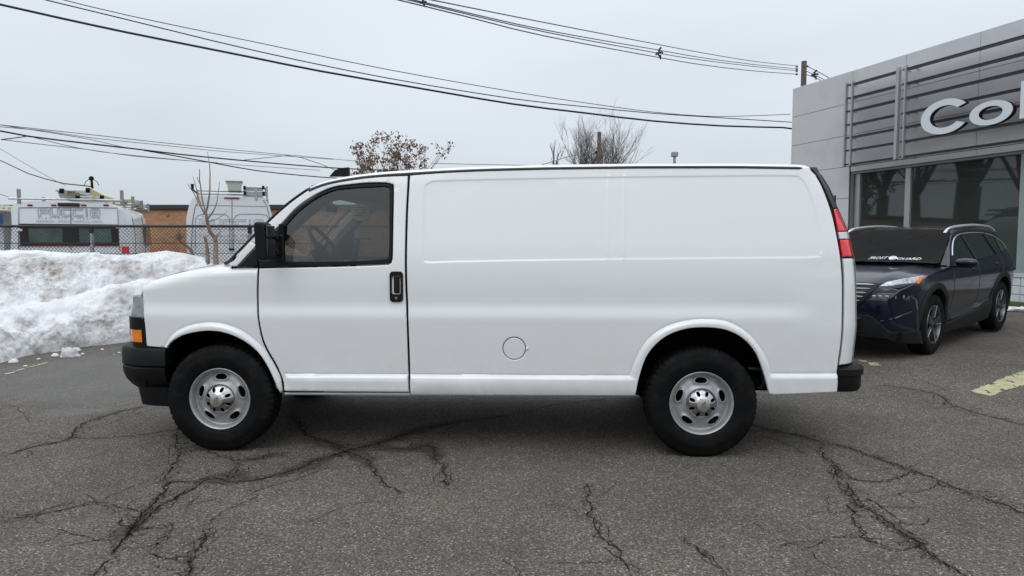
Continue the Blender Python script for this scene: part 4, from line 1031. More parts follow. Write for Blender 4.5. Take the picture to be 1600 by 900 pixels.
for u in us:
    z0p = itab(u, BASE); B0 = gpt(u, z0p); Z0 = float((B0-CAM)@F_); Zt = min(Z0+2.9, 11.35) if u > -100 else Z0+2.9; Zt = max(Zt, Z0+1.0); Z1 = Z0+(Zt-Z0)*.42
    p1 = at(u, itab(u, LOW), Z1); p2 = at(u, itab(u, TOP), Zt); h1, h2 = p1[2], p2[2]
    for k in range(rows):
        t_ = k/(rows-1)
        if t_ < .40:
            q_ = t_/.40; Z = Z0+(Z1-Z0)*(.12*q_+.88*q_**1.7); z = h1*(math.sin(q_*math.pi/2)**1.05); lam = 0
        elif t_ < .48: q_ = (t_-.40)/.08; Z = Z1+q_*.28; z = h1-.05*math.sin(q_*math.pi*.9); lam = 0
        elif t_ < .85: q_ = (t_-.48)/.37; Z = Z1+.28+(Zt-Z1-.28)*(.25*q_+.75*q_**1.3); z = h1-.015+(h2-h1+.015)*math.sin(q_*math.pi/2)**.9
        else: q_ = (t_-.85)/.15; Z = Zt+q_*1.1; z = h2-q_**1.5*.75*h2
        p = at(u, 450, Z); v = Vector((p[0], p[1], 0)); 
        w_ = min(1, t_/.03)*(1 if t_ < .8 else .55)
        vv = Vector((p[0], p[1], z*1.3))
        dz = .075*noise.noise(vv*1.6)+.05*noise.noise(vv*4+Vector((5, 0, 0)))+.024*noise.noise(vv*9)+.013*noise.noise(vv*20)+.009*noise.noise(vv*42)
        dy = .06*noise.noise(vv*3+Vector((0, 9, 0)))+.04*noise.noise(vv*11+Vector((0, 9, 0)))
        V.append((p[0]+dy*w_*.5, p[1]-abs(dy)*w_*.4, max(z+dz*w_*(.6 if t_ > .8 else 1), -.02 if t_ < .02 else .0)))
        band = math.exp(-((t_-.60)/.11)**2)*(.55+.75*math.exp(-((u-100)/75)**2))+.55*math.exp(-((t_-.08)/.12)**2)+.5*(u < 60)*math.exp(-((t_-.10)/.09)**2)+.3*math.exp(-((u-190)/35)**2-((t_-.1)/.2)**2)
        D.append(min(1, band))
F = [(i*rows+j, i*rows+j+1, (i+1)*rows+j+1, (i+1)*rows+j) for i in range(len(us)-1) for j in range(rows-1)]
snow = mobj('snow_bank', V, F, sm); a_ = snow.data.attributes.new('dirt', 'FLOAT', 'POINT'); a_.data.foreach_set('value', np.array(D, np.float32))
tag(snow, kind='structure')
def lump(name, px, py, r, h, label, cat, dz=0):
    c = gp(px, py); V = []; F = []; n1, n2 = 22, 10
    for i in range(n2+1):
        for j in range(n1):
            t_ = 2*math.pi*j/n1; rr = r*math.sin(math.pi/2*i/n2)
            z = h*math.cos(math.pi/2*i/n2); v = Vector((rr*math.cos(t_), rr*math.sin(t_)*.75, z)); k = 1+.45*noise.noise(v*14+Vector((px, 0, 0)))+.2*noise.noise(v*40)
            V.append((c[0]+v.x*k, c[1]+v.y*k, c[2]-.008+v.z*k+dz))
    F = [(i*n1+j, i*n1+(j+1) % n1, (i+1)*n1+(j+1) % n1, (i+1)*n1+j) for i in range(n2) for j in range(n1)]
    o = mobj(name, V, F, sm); a_ = o.data.attributes.new('dirt', 'FLOAT', 'POINT'); a_.data.foreach_set('value', np.full(len(V), .12, np.float32))
    return tag(o, label, cat)
lump('snow_lump', 108, 557, .115, .12, 'small lump of snow lying on wet asphalt in front of the bank', 'snow lump')
for k, (a1, b1, r_) in enumerate([(60, 561, .03), (130, 553, .03), (160, 546, .025), (186, 551, .02), (40, 572, .03), (178, 554, .018), (86, 556, .05), (118, 548, .06), (20, 566, .06)]):
    o = lump('snow_crumb', a1, b1, r_, r_*.8, None, None); tag(o, kind='stuff')
# ================================================================ dealership building
FA = YAW-R(17.7); fd_ = np.array([math.sin(FA), math.cos(FA), 0.]); fn = np.array([-math.cos(FA), math.sin(FA), 0.]); FO = at(1590, 474, 14.4); FO[2] = 0
if fn @ (CAM-FO) < 0: fn = -fn
def fpx(px, py, off=0.):                       # picture point -> (distance along the front, height) on the plane standing off proud
    d = ray(px, py); o = FO+fn*off; t_ = ((o-CAM) @ fn)/(d @ fn); p = CAM+d*t_; return float((p-FO) @ fd_), float(p[2])
BM = Matrix(((-fd_[0], fn[0], 0, FO[0]), (-fd_[1], fn[1], 0, FO[1]), (0, 0, 1, 0), (0, 0, 0, 1)))   # local x to the right along the front, y out of the wall, z up
bld = empty('showroom_building', (0, 0, 0), 0, 'grey panel-clad showroom with big dark windows and white letters on louvres', 'building')
clad = mat('grey_metal_panel', (.57, .575, .585), .45, metal=.0, var=.05, vscale=.9, rvar=.06, dirt=(.40, .395, .38), dscale=.9, damt=.6)
joint = mat('dark_joint', (.035, .035, .04), .8)
fin = mat('louvre_fin_metal', (.13, .135, .145), .45, metal=.5, var=.1)
lfr = mat('louvre_post_metal', (.42, .42, .44), .4, metal=.5)
frame = mat('window_frame_aluminium', (.42, .43, .44), .4, metal=.5)
zt_b = fpx(1237.8, 139)[1]; zj = [fpx(1237.5, 183.8)[1], fpx(1236.7, 228.5)[1], fpx(1328, 260)[1]]
zw = fpx(1337, 271.3)[1]; zs = fpx(1590, 427)[1]; zb = float(GZ(FO[0], FO[1]))
sL = fpx(1237.5, 180)[0]; vj = [sL, fpx(1332, 140)[0], fpx(1415.6, 100)[0], fpx(1532.2, 60)[0]]
dv = vj[2]-vj[3]; vj += [vj[3]-dv, vj[3]-2*dv, vj[3]-3*dv, vj[3]-4*dv]
mb = MB(); X = [-s_ for s_ in vj]
sW0 = -fpx(1326, 300)[0]
# backing walls (dark, seen only in the joints) and the sides of the block
mb.box((X[0]+.01, -.30, zj[2]-.02), (X[-1], -.035, zt_b-.01), BM); mb.box((X[0]+.01, -.30, zb-.3), (sW0-.02, -.035, zj[2]-.02), BM)
mb.make('backing_wall', joint, bld, False)
mb = MB(); mb.box((X[0], -14, zb-.3), (X[0]+.2, -.31, zt_b-.02), BM); mb.box((X[0], -14, zt_b-.3), (X[-1], -.31, zt_b-.12), BM); mb.box((X[0]+.2, -14, zb-.3), (X[-1], -13.8, zt_b-.3), BM); mb.make('rear_wall', clad, bld, False)
g_ = .010
def clp(x0, x1, z0, z1):
    m = MB(); m.bbox((x0+g_/2, -.03, z0+g_/2), (x1-g_/2, 0, z1-g_/2), .006, BM); return m.make('cladding_panel', clad, bld, False)
zr = [zt_b]+zj
for i in range(3):
    for k in range(len(X)-1): clp(X[k], X[k+1], zr[i+1], zr[i])
hgt = zj[1]-zj[2]; 
z2 = zj[2]-(zj[0]-zj[1])
clp(X[0], sW0, z2, zj[2]); clp(X[0], sW0, z2-(zj[0]-zj[1]), z2); clp(X[0], sW0, zb-.05, z2-(zj[0]-zj[1]))
# fascia between louvres and window head, soffit strip
for k in range(1, len(X)-1): 
    m = MB(); m.bbox((max(X[k], sW0)+.003, -.10, zw+.07), (X[k+1]-.003, -.02, zj[2]-.008), .005, BM); m.make('fascia_panel', clad, bld, False)
m = MB(); m.bbox((sW0, -.16, zw), (X[-1], -.055, zw+.065), .006, BM); m.make('window_head', mat('head_flashing', (.20, .20, .21), .5, metal=.3), bld, False)
# window: frames, panes, dark room
jm = [-fpx(p, 300)[0] for p in (1331, 1338, 1408.5, 1416.5)]; cx1, cx2 = -fpx(1588, 330)[0], -fpx(1613, 330)[0]
def fr_(x0, x1, z0, z1, y0=-.20, y1=-.10, nm='mullion', m_=None):
    m = MB(); m.bbox((x0, y0, z0), (x1, y1, z1), .006, BM); return m.make(nm, m_ or frame, bld, False)
fr_(sW0, jm[0], zb, zw, -.3, -.04, 'window_jamb', mat('jamb_dark', (.12, .12, .13), .5)); fr_(jm[0], jm[1], zs, zw); fr_(jm[2], jm[3], zs, zw); fr_(cx1, cx2, zs, zw, -.16, -.06, 'window_pillar', mat('pale_green_pillar', (.26, .32, .31), .45, var=.06)); fr_(jm[1], cx1+6, zs, zs+.06, -.21, -.09)
wg = mat('tinted_window_glass', (.028, .036, .033), .02, spec=.9, var=.2, vscale=.6)
for a_, b_ in ((jm[1], jm[2]), (jm[3], cx1), (cx2, cx2+3.3)):
    m = MB(); m.box((a_, -.17, zs+.06), (b_, -.16, zw), BM); m.make('window_pane', wg, bld, False)
fr_(jm[1]+.02, X[-1], zs-.09, zs, -.3, -.03, 'window_sill', mat('pale_sill', (.52, .53, .53), .5))
# painted block wall under the sill
blk = mat('white_painted_block', (.60, .62, .64), .75, var=.1, vscale=5, bump=.6, bscale=18)
ch = (zs-.09-zb)/3; xb0 = -fpx(1560, 440)[0]-.1; m = MB(); m.box((sW0, -.32, zb-.2), (X[-1], -.072, zs-.09), BM); m.make('base_wall', mat('mortar', (.12, .12, .125), .9), bld, False)
me_b = None
for r_ in range(3):
    k = 0; x = sW0+.3
    while x < X[-1]-.4:
        m = MB(); m.bbox((x+.006, -.08, zb+r_*ch+.006), (x+.394, -.045+rnd.uniform(-.003, .003), zb+(r_+1)*ch-.006), .006, BM); m.make('block', blk, bld, False); x += .40
# louvre screens
ys = .30
zf = [fpx(1325.5, p, ys)[1] for p in (133.3, 153.8, 174.2, 195.1, 215.1, 235.1, 256.7)]
lx0, lx1, lx2 = -fpx(1323, 180, ys)[0], -fpx(1404.5, 180, ys)[0], -fpx(1409, 180, ys)[0]; lx3 = X[-1]-.5
scr = empty('louvre_screen'); scr.parent = bld
for (a_, b_, nm) in ((lx0+.02, lx1-.1, 0), (lx2+.03, lx3, 1)):
    for z in zf:
        m = MB(); m.prism([(.17, z-.022), (.34, z-.014), (.36, z+.004), (.34, z+.018), (.17, z+.016)], a_, b_, 0)
        m.V = [tuple(BM @ Vector(v)) for v in m.V]; m.make('louvre_fin', fin, scr, False)
for (x, w_) in ((lx0, .04), (lx0+.22, .03), (lx1-.04, .08), (lx2+.12, .03)):
    m = MB(); m.bbox((x, .30, zf[-1]-.06), (x+w_, .40, zf[0]+.08), .008, BM)
    m.make('louvre_post', lfr, scr, False)
for z in zf:
    for x in (lx0, lx1, lx2+.15):
        m = MB(); m.bbox((x, 0.0, z-.012), (x+.03, .34, z+.012), .004, BM); m.make('louvre_bracket', lfr, scr, False)
# channel letters
lw = mat('letter_white_face', (.66, .70, .73), .45); ld = mat('letter_dark_return', (.012, .012, .014), .5)
yl = .46
def letter(outer, inner, nm, label):
    t_ = empty(nm); V = []; n_ = len(outer)
    m = MB(); ring = outer if inner is None else None
    def ex(y0, y1, mm, sc_, pn):
        q = MB()
        if inner is None: q.prism(outer, y0, y1, 1)
        else:
            a = len(outer); V = []
            for y in (y0, y1):
                for P in (outer, inner):
                    V += [(p[0], y, p[1]) for p in P]
            F = []
            for i in range(a):
                j = (i+1) % a; F += [(i, j, a+j, a+i), (2*a+i, 2*a+j, 3*a+j, 3*a+i), (i, j, 2*a+j, 2*a+i), (a+i, a+j, 3*a+j, 3*a+i)]
            q.add(V, F)
        q.V = [tuple(BM @ Vector(v)) for v in q.V]; return q.make(pn, mm, t_, False)
    ex(yl-.11, yl-.004, ld, 1, 'letter_return'); ex(yl-.004, yl+.008, lw, 1, 'letter_face')
    return tag(t_, label, 'sign letter')
def L2(px, py): s_, z = fpx(px, py, yl); return (-s_, z)
cl, cr_ = L2(1439, 186)[0], L2(1511, 180)[0]; ct, cb = L2(1470, 156.3)[1], L2(1468, 210.3)[1]
# the letter C
cc = ((cl+cr_)/2+.03, (ct+cb)/2); a_, b_ = (cr_-cl)/2+.03, (ct-cb)/2
o_ = [(cc[0]+a_*math.cos(t_), cc[1]+b_*math.sin(t_)) for t_ in np.linspace(R(33), R(327), 40)]
i_ = [(cc[0]+.01+a_*.63*math.cos(t_), cc[1]+b_*.63*math.sin(t_)) for t_ in np.linspace(R(322), R(38), 40)]
letter(o_+i_, None, 'sign_letter', 'white sign letter C, capital, first letter on the louvred front')
ol, or_ = L2(1515, 180)[0], L2(1582.5, 172)[0]; ot, ob = L2(1560, 154.5)[1], L2(1534, 198)[1]; cc = ((ol+or_)/2, (ot+ob)/2); a_, b_ = (or_-ol)/2, (ot-ob)/2*.97
th_ = np.linspace(0, 2*math.pi, 49)[:-1]
letter([(cc[0]+a_*math.cos(t_), cc[1]+b_*math.sin(t_)) for t_ in th_], [(cc[0]+a_*.56*math.cos(t_), cc[1]+b_*.56*math.sin(t_)) for t_ in th_], 'sign_letter', 'white sign letter o, small round letter right of the capital C')
x0 = L2(1594.5, 160)[0]; zb_l = cc[1]-b_; letter([(x0, zb_l+.02), (x0+.2, zb_l+.02), (x0+.2, ct+.02), (x0, ct+.02)], None, 'sign_letter', 'white upright stroke of the sign letter cut by the right picture edge')
for k, o in enumerate([o for o in C.objects if o.name.startswith('sign_letter')]): o['group'] = 'white letters of the building sign'
# grass verge and old snow against the wall
gr = mat('winter_grass', (.045, .05, .02), .95, var=.4, vscale=9, bump=.8, bscale=60)
V = []; F = []; nx_, ny_ = 60, 8
for i in range(nx_+1):
    for j in range(ny_+1):
        v = BM @ Vector((-4+12*i/nx_, .0+.95*j/ny_, 0)); V.append((v.x, v.y, float(GZ(v.x, v.y))+.012+.05*math.sin(math.pi*j/ny_)+rnd.uniform(-.01, .01)))
F = [(i*(ny_+1)+j, i*(ny_+1)+j+1, (i+1)*(ny_+1)+j+1, (i+1)*(ny_+1)+j) for i in range(nx_) for j in range(ny_)]
tag(mobj('grass_verge', V, F, gr), kind='structure')
m = MB()
for _ in range(5000):
    v = BM @ Vector((rnd.uniform(-1.5, 3.5), rnd.uniform(.02, .93), 0)); a_ = rnd.random()*6.28; h_ = rnd.uniform(.02, .06); z = float(GZ(v.x, v.y))+.02
    m.add([(v.x, v.y, z), (v.x+.008*math.cos(a_), v.y+.008*math.sin(a_), z), (v.x+rnd.uniform(-.02, .02), v.y+rnd.uniform(-.02, .02), z+h_)], [(0, 1, 2)])
tag(m.make('grass_blades', mat('grass_blade', (.07, .08, .03), .9, var=.4, vscale=20), None, False), kind='stuff')
lump('snow_patch', 1592, 486, .34, .06, 'flat white patch of old snow on the grass beside the block wall', 'snow patch', .02)
# ================================================================ behind the fence
brick_m = mat('orange_brick', (.34, .17, .09), .9)
n = brick_m.node_tree.nodes; l = brick_m.node_tree.links; b = n['Principled BSDF']
t = n.new('ShaderNodeTexCoord'); mp_ = n.new('ShaderNodeMapping'); mp_.inputs['Rotation'].default_value = (R(90), 0, 0); l.new(t.outputs['Object'], mp_.inputs[0])
bk = n.new('ShaderNodeTexBrick'); bk.inputs['Scale'].default_value = 1; bk.inputs['Brick Width'].default_value = .21; bk.inputs['Row Height'].default_value = .071; bk.inputs['Mortar Size'].default_value = .007
bk.inputs['Color1'].default_value = (.50, .25, .12, 1); bk.inputs['Color2'].default_value = (.36, .16, .08, 1); bk.inputs['Mortar'].default_value = (.34, .27, .21, 1)
l.new(mp_.outputs[0], bk.inputs['Vector']); ns_ = n.new('ShaderNodeTexNoise'); ns_.inputs['Scale'].default_value = .8; ns_.inputs['Detail'].default_value = 8; l.new(t.outputs['Object'], ns_.inputs['Vector'])
r_ = n.new('ShaderNodeMapRange'); r_.inputs['To Min'].default_value = .6; r_.inputs['To Max'].default_value = 1.35; l.new(ns_.outputs[0], r_.inputs['Value'])
v_ = n.new('ShaderNodeVectorMath'); v_.operation = 'SCALE'; l.new(bk.outputs[0], v_.inputs[0]); l.new(r_.outputs[0], v_.inputs['Scale']); l.new(v_.outputs[0], b.inputs['Base Color'])
def frame_at(P, az):
    """matrix: local x to the right, y away along azimuth az, z up, standing on the ground under P"""
    f = np.array([math.sin(az), math.cos(az), 0]); r = np.array([math.cos(az), -math.sin(az), 0])
    return Matrix(((r[0], f[0], 0, P[0]), (r[1], f[1], 0, P[1]), (0, 0, 1, 0), (0, 0, 0, 1)))
def loc_on(M, px, py, d=0.):
    """picture point -> local x, z on the plane y = d of a frame"""
    f = np.array(M.col[1][:3]); r = np.array(M.col[0][:3]); o = np.array(M.col[3][:3])+f*d
    dd = ray(px, py); t_ = ((o-CAM) @ f)/(dd @ f); p = CAM+dd*t_; return float((p-o) @ r), float(p[2])
bp0 = at(-150, 372, 30); M = frame_at(bp0, YAW+R(.5)); zt_ = loc_on(M, 240, 320)[1]; wr_ = loc_on(M, 655, 372)[0]
bb = empty('brick_building', (bp0[0], bp0[1], 0), 0, 'long low orange brick building with a dark roof edge behind the fence', 'building'); bb.matrix_world = M
m = MB(); m.box((-12, 0, -.2), (wr_, 12, zt_-.2)); m.make('brick_wall', brick_m, bb, False)
m = MB(); m.bbox((-12.1, -.12, zt_-.2), (wr_+.1, 12.1, zt_), .02); m.make('roof_fascia', mat('dark_fascia', (.035, .038, .035), .6), bb, False)
for px in (262, 510):
    x, z = loc_on(M, px, 335); m = MB(); m.bbox((x-.06, -.05, z-.08), (x+.06, 0, z+.06), .01); m.make('wall_box', mat('wall_box_grey', (.2, .2, .2), .6), bb, False)
# ---------------------------------------------------------------- chain link fence
fblk = mat('black_vinyl_fence', (.012, .013, .014), .45); ZF = 12.0
M = frame_at(at(400, 372, ZF), YAW); z_top = loc_on(M, 300, 353.5)[1]; x0, x1 = loc_on(M, -140, 372)[0], loc_on(M, 660, 372)[0]
fence = empty('chain_link_fence', (0, 0, 0), 0, 'black chain link fence with a top rail running behind the snow bank', 'fence'); fence.matrix_world = M
m = MB(); m.tube([(x0, 0, z_top), (x1, 0, z_top)], .024, 10); m.make('top_rail', fblk, fence)
for px, nm in ((380, 'tension_wire'), (396, 'tension_wire')):
    z = loc_on(M, 300, px)[1]; m = MB(); m.tube([(x0, 0, z), (x1, 0, z)], .007 if px == 380 else .004, 5); m.make(nm, fblk, fence)
xp = loc_on(M, 142, 372)[0]; k = 0
for i in range(-1, 3):
    x = xp+i*2.75
    if x < x0 or x > x1: continue
    m = MB(); m.tube([(x, .03, 0), (x, .03, z_top-.05)], .032, 10); m.make('post', galv, fence)
    m = MB(); m.tube([(x, .03, z_top-.12), (x, .03, z_top+.01)], .038, 10); m.tube([(x, .03, z_top), (x, .03, z_top+.035)], [.036, .01], 10); m.make('post_cap', fblk, fence)
m = MB(); p_ = .0635; zb_ = .05; h_ = z_top-zb_
def wire(a, b, r=.0036):
    a = Vector(a); b = Vector(b); d = (b-a).normalized(); u = Vector((0, 1, 0)); v = d.cross(u)
    V = []
    for q in (a, b):
        for s_ in range(3): t_ = 2*math.pi*s_/3; V.append(q+(u*math.cos(t_)+v*math.sin(t_))*r)
    m.add(V, [(0, 1, 4, 3), (1, 2, 5, 4), (2, 0, 3, 5)])
x = x0-h_
while x < x1:
    for sg in (1, -1):
        a = (x, .004*sg, zb_) if sg > 0 else (x, .004*sg, z_top); b_ = (x+h_, .004*sg, z_top) if sg > 0 else (x+h_, .004*sg, zb_)
        lo, hi = max(a[0], x0), min(b_[0], x1)
        if hi > lo:
            f = lambda q: (q, a[1], a[2]+(b_[2]-a[2])*(q-x)/h_); wire(f(lo), f(hi))
    x += p_
tag(m.make('chain_mesh', fblk, fence, False), kind='stuff')
# ---------------------------------------------------------------- two work vans seen from behind
wp_ = mat('fleet_white_paint', (.68, .70, .72), .35, coat=.5, var=.03, vscale=1.5); gsk = mat('panel_gap_grey', (.17, .18, .20), .7)
txt = mat('grey_vinyl_lettering', (.34, .35, .37), .6); txi = mat('light_vinyl_lettering', (.55, .57, .59), .5)
redm = mat('dark_red_marker', (.18, .012, .012), .3); yel = mat('yellow_fibreglass', (.55, .48, .20), .6, var=.2, vscale=10)
def workvan(name, P, az, prof, Ln, label, roofdrop):
    """prof: half width by height (z, w) of the rear face, from the ground clearance up to the roof"""
    M = frame_at(P, az); v = empty(name, (0, 0, 0), 0, label, 'van', 'electrician vans parked behind the fence'); v.matrix_world = M
    pr = prof; H = pr[-1][0]; V = []
    st = [(0, .985, 1), (.03, 1, 1), (Ln*.35, 1.01, 1.0), (Ln*.68, 1.0, .995), (Ln*.76, .98, .93), (Ln*.86, .95, roofdrop), (Ln*.98, .90, roofdrop*.86), (Ln, .85, roofdrop*.6)]
    k = 2*len(pr)
    for (y, sw, sz) in st:
        for z, w in pr: V.append((-w*sw, y, pr[0][0]+(z-pr[0][0])*sz))
        for z, w in pr[::-1]: V.append((w*sw, y, pr[0][0]+(z-pr[0][0])*sz))
    F = [(i*k+j, i*k+(j+1) % k, (i+1)*k+(j+1) % k, (i+1)*k+j) for i in range(len(st)-1) for j in range(k)]+[tuple(range(k)), tuple((len(st)-1)*k+j for j in range(k))]
    mobj('body', V, F, wp_, v, True, 32)
    for sx in (-1, 1):
        for y in (1.15, Ln-1.0):
            m = MB(); m.lathe([(0, -.11), (.2, -.12), (.33, -.10), (.36, -.06), (.36, .06), (.33, .1), (.2, .12), (0, .11)], 24, Matrix.Translation((sx*.86, y, .36)) @ Matrix.Rotation(R(90), 4, 'Z')); m.make('wheel', rubber, v)
    return v, M
def rectp(v, M, a, b, m_, nm, d=-.012, th=.012, r=.01, par=None):
    x0, z0 = loc_on(M, a[0], a[1]); x1, z1 = loc_on(M, b[0], b[1]); q = MB(); q.bbox((min(x0, x1), d-th, min(z0, z1)), (max(x0, x1), d, max(z0, z1)), r); return q.make(nm, m_, par or v, True)
def linep(v, M, pts, r, m_, nm, d=-.005, par=None):
    q = MB(); q.tube([(loc_on(M, *p)[0], d, loc_on(M, *p)[1]) for p in pts], r, 5); return q.make(nm, m_, par or v)
PA = at(104, 372, 12.85); MA = frame_at(PA, YAW-R(21))
pa = [loc_on(MA, 104, 1), ]
def hw(M, px, py): return abs(loc_on(M, px, py)[0])
xr_, zr_ = loc_on(MA, 182, 318); xr2, zr2 = loc_on(MA, 189, 385)
H = loc_on(MA, 104, 316.5)[1]
profA = [(.42, xr2+.02), (.8, xr2+.04), (zr2, xr2), (zr2+.35, xr2-.03), (H-.12, xr_+.015), (H-.05, xr_-.02), (H-.01, xr_-.10), (H+.01, xr_-.3), (H+.015, 0.001)]
vA, MA = workvan('work_van', PA, YAW-R(21), profA, 5.3, 'white electrician van with yellow ladders on its roof, seen from behind the fence at left', .78)
# door panel outline, seams, windows
linep(vA, MA, [(29, 391), (29.5, 352), (29.5, 324.5), (107, 324), (184, 325), (185, 350), (187, 391)], .008, gsk, 'door_gap')
linep(vA, MA, [(110.5, 324), (111, 391)], .007, gsk, 'door_gap')
rectp(vA, MA, (30.5, 349.5), (186, 383), mat('black_window_surround', (.010, .011, .012), .25), 'window_surround')
wgl = mat('green_tinted_window', (.05, .08, .07), .05, spec=.8, var=.5, vscale=4)
rectp(vA, MA, (45, 357), (99, 379), wgl, 'rear_window', -.024, .006); rectp(vA, MA, (124, 357), (175, 379), wgl, 'rear_window', -.024, .006)
rectp(vA, MA, (29, 383), (187, 384.5), redm, 'red_stripe', -.012)
for a in (47, 84, 131, 166): rectp(vA, MA, (a-4.3, 319.3), (a+4.3, 322.2), redm, 'marker_light', -.002, .015)
rectp(vA, MA, (90, 317), (125, 323), mat('brake_lamp_black', (.02, .008, .008), .3), 'high_brake_light', -.002, .02)
rectp(vA, MA, (28, 357.5), (36, 361.5), wp_, 'door_hinge', -.02, .03); rectp(vA, MA, (181, 353.5), (190, 357), wp_, 'door_hinge', -.02, .03)
rectp(vA, MA, (191.5, 384.5), (203, 396), mat('bright_red_lens', (.5, .01, .015), .2, coat=1.), 'tail_light', -.03, .08, .015)
def words(v, M, body, x0, x1, y0, y1, m_, nm, off=0., d=-.008, ext=.002):
    """one line of lettering fitted between two picture points of the rear face"""
    a = loc_on(M, x0, y1); b = loc_on(M, x1, y0)
    cu = bpy.data.curves.new(nm, 'FONT'); cu.body = body; cu.size = 1; cu.extrude = .0; cu.offset = off; cu.resolution_u = 3
    t_ = bpy.data.objects.new(nm, cu); C.objects.link(t_); dg = bpy.context.evaluated_depsgraph_get(); me = bpy.data.meshes.new_from_object(t_.evaluated_get(dg)); bpy.data.objects.remove(t_)
    co = np.zeros(len(me.vertices)*3); me.vertices.foreach_get('co', co); co = co.reshape(-1, 3); lo, hi = co.min(0), co.max(0)
    sx = (b[0]-a[0])/(hi[0]-lo[0]); sz = (b[1]-a[1])/(hi[1]-lo[1])
    V = [(a[0]+(c[0]-lo[0])*sx, d, a[1]+(c[1]-lo[1])*sz) for c in co]; F = [tuple(p.vertices) for p in me.polygons]
    return mobj(nm, V, F, m_, v, False)
def outline_word(v, M, x0, x1, y0, y1, r, m_, nm, d=-.010, inset_=.014):
    """PUCCIO in squared letters drawn as double outlines"""
    a = loc_on(M, x0, y1); b = loc_on(M, x1, y0); Wd, Hh = b[0]-a[0], b[1]-a[1]
    L_ = {'P': [[(0, 0), (0, 1), (.85, 1), (1, .85), (1, .5), (.85, .36), (.22, .36), (.22, 0), (0, 0)], [(.22, .8), (.78, .8), (.78, .56), (.22, .56), (.22, .8)]],
          'U': [[(0, 1), (0, .15), (.14, 0), (.86, 0), (1, .15), (1, 1), (.78, 1), (.78, .2), (.22, .2), (.22, 1), (0, 1)]],
          'C': [[(1, 1), (.14, 1), (0, .85), (0, .15), (.14, 0), (1, 0), (1, .2), (.22, .2), (.22, .8), (1, .8), (1, 1)]],
          'I': [[(.35, 0), (.35, 1), (.65, 1), (.65, 0), (.35, 0)]], 'O': [[(.14, 0), (0, .15), (0, .85), (.14, 1), (.86, 1), (1, .85), (1, .15), (.86, 0), (.14, 0)], [(.22, .2), (.22, .8), (.78, .8), (.78, .2), (.22, .2)], [(.4, .4), (.6, .4), (.6, .6), (.4, .6), (.4, .4)]]}
    x = 0; tot = sum({'I': .45}.get(c, 1)+.17 for c in 'PUCCIO')-.17; q = MB()
    for c in 'PUCCIO':
        w_ = {'I': .45}.get(c, 1)
        for pl in L_[c]: q.tube([(a[0]+(x+px*w_)/tot*Wd, d, a[1]+py*Hh) for px, py in pl], r, 4)
        x += w_+.17
    return q.make(nm, m_, v)
outline_word(vA, MA, 60, 156, 326.3, 337.8, .0055, txt, 'company_name')
words(vA, MA, 'E L E C T R I C   &   D E S I G N', 60, 156, 340, 342.2, txt, 'company_line')
words(vA, MA, 'RESIDENTIAL - METER & COMMERCIAL WIRING', 57, 160, 345, 347.2, txt, 'services_line')
# side of van A: seams, front door glass with the brick reflection put into its brown colour
m = MB()
sxA = xr2+.02
m.prism([(3.3, zr2+.0), (4.35, zr2+.0), (4.15, zr2+.42), (3.35, zr2+.50)], sxA+.012, sxA-.06, 0); m.make('side_window', mat('brick_reflection_brown', (.10, .055, .03), .1, var=.3, vscale=3), vA)
m = MB(); 
for y in (1.7, 3.2): m.tube([(sxA+.012, y, .9), (sxA+.0, y, zr2+.3), (sxA-.06, y, H-.1)], .008, 4)
m.make('side_seams', gsk, vA)
# roof rack, ladders and gear of van A (rack is part of the van, ladders rest on it)
zk = loc_on(MA, 100, 311.5)[1]
rk = empty('roof_rack'); rk.parent = vA
for y in (.0, 1.3, 2.6, 3.7):
    m = MB(); a, b_ = loc_on(MA, 13, 311.5)[0], loc_on(MA, 187, 311.5)[0]; m.tube([(a if y == 0 else a+.12, y, zk), (b_+.05, y, zk)], .022, 8); m.make('cross_bar', alum, rk)
for a_, b_, y in ((29, 295, 0), (61, 306, .3), (190, 297, 0), (191, 300, 1.3), (191, 301, 2.6), (191, 302, 3.7)):
    x, z = loc_on(MA, a_, b_); m = MB(); m.bbox((x-.03, y-.02, H-.03), (x+.03, y+.02, z), .01); m.make('rack_upright', mat('weathered_grey_metal', (.25, .25, .25), .6, metal=.3), rk)
def ladder(name, M, p0, p1, y0, y1, dz, label, m_, w_=None):
    lad = empty(name, (0, 0, 0), 0, label, 'ladder', 'ladders on the work vans'); lad.matrix_world = M
    a = loc_on(M, *p0); b_ = loc_on(M, *p1); n_ = int((y1-y0)/.30)
    for q in (a, b_):
        m = MB(); m.bbox((q[0]-.018, y0, q[1]-.045), (q[0]+.018, y1, q[1]+.045), .008, Matrix.Translation((0, 0, 0)) @ Matrix.Rotation(0, 4, 'X')); 
        m.V = [(x, y, z-dz*(y-y0)/(y1-y0)) for x, y, z in m.V]; m.make('ladder_rail', m_, lad)
        m = MB(); m.tube([(q[0]-.03, y0-.02, q[1]-.01), (q[0]+.03, y0-.02, q[1]-.01)], .045, 10); m.make('ladder_foot', rubber, lad)
    for i in range(n_):
        y = y0+.12+i*.30; z = (a[1]+b_[1])/2-dz*(y-y0)/(y1-y0); m = MB(); m.tube([(min(a[0], b_[0]), y, z), (max(a[0], b_[0]), y, z)], .016, 6); m.make('ladder_rung', alum, lad)
    return lad
ladder('extension_ladder', MA, (102, 299), (142, 298), -.25, 4.3, .16, 'yellow fibreglass extension ladder lying uppermost on the roof rack of the left van', yel)
ladder('extension_ladder', MA, (120, 307.5), (158, 307.5), .1, 4.6, .0, 'lower yellow ladder lying under the uppermost one on the left van', yel)
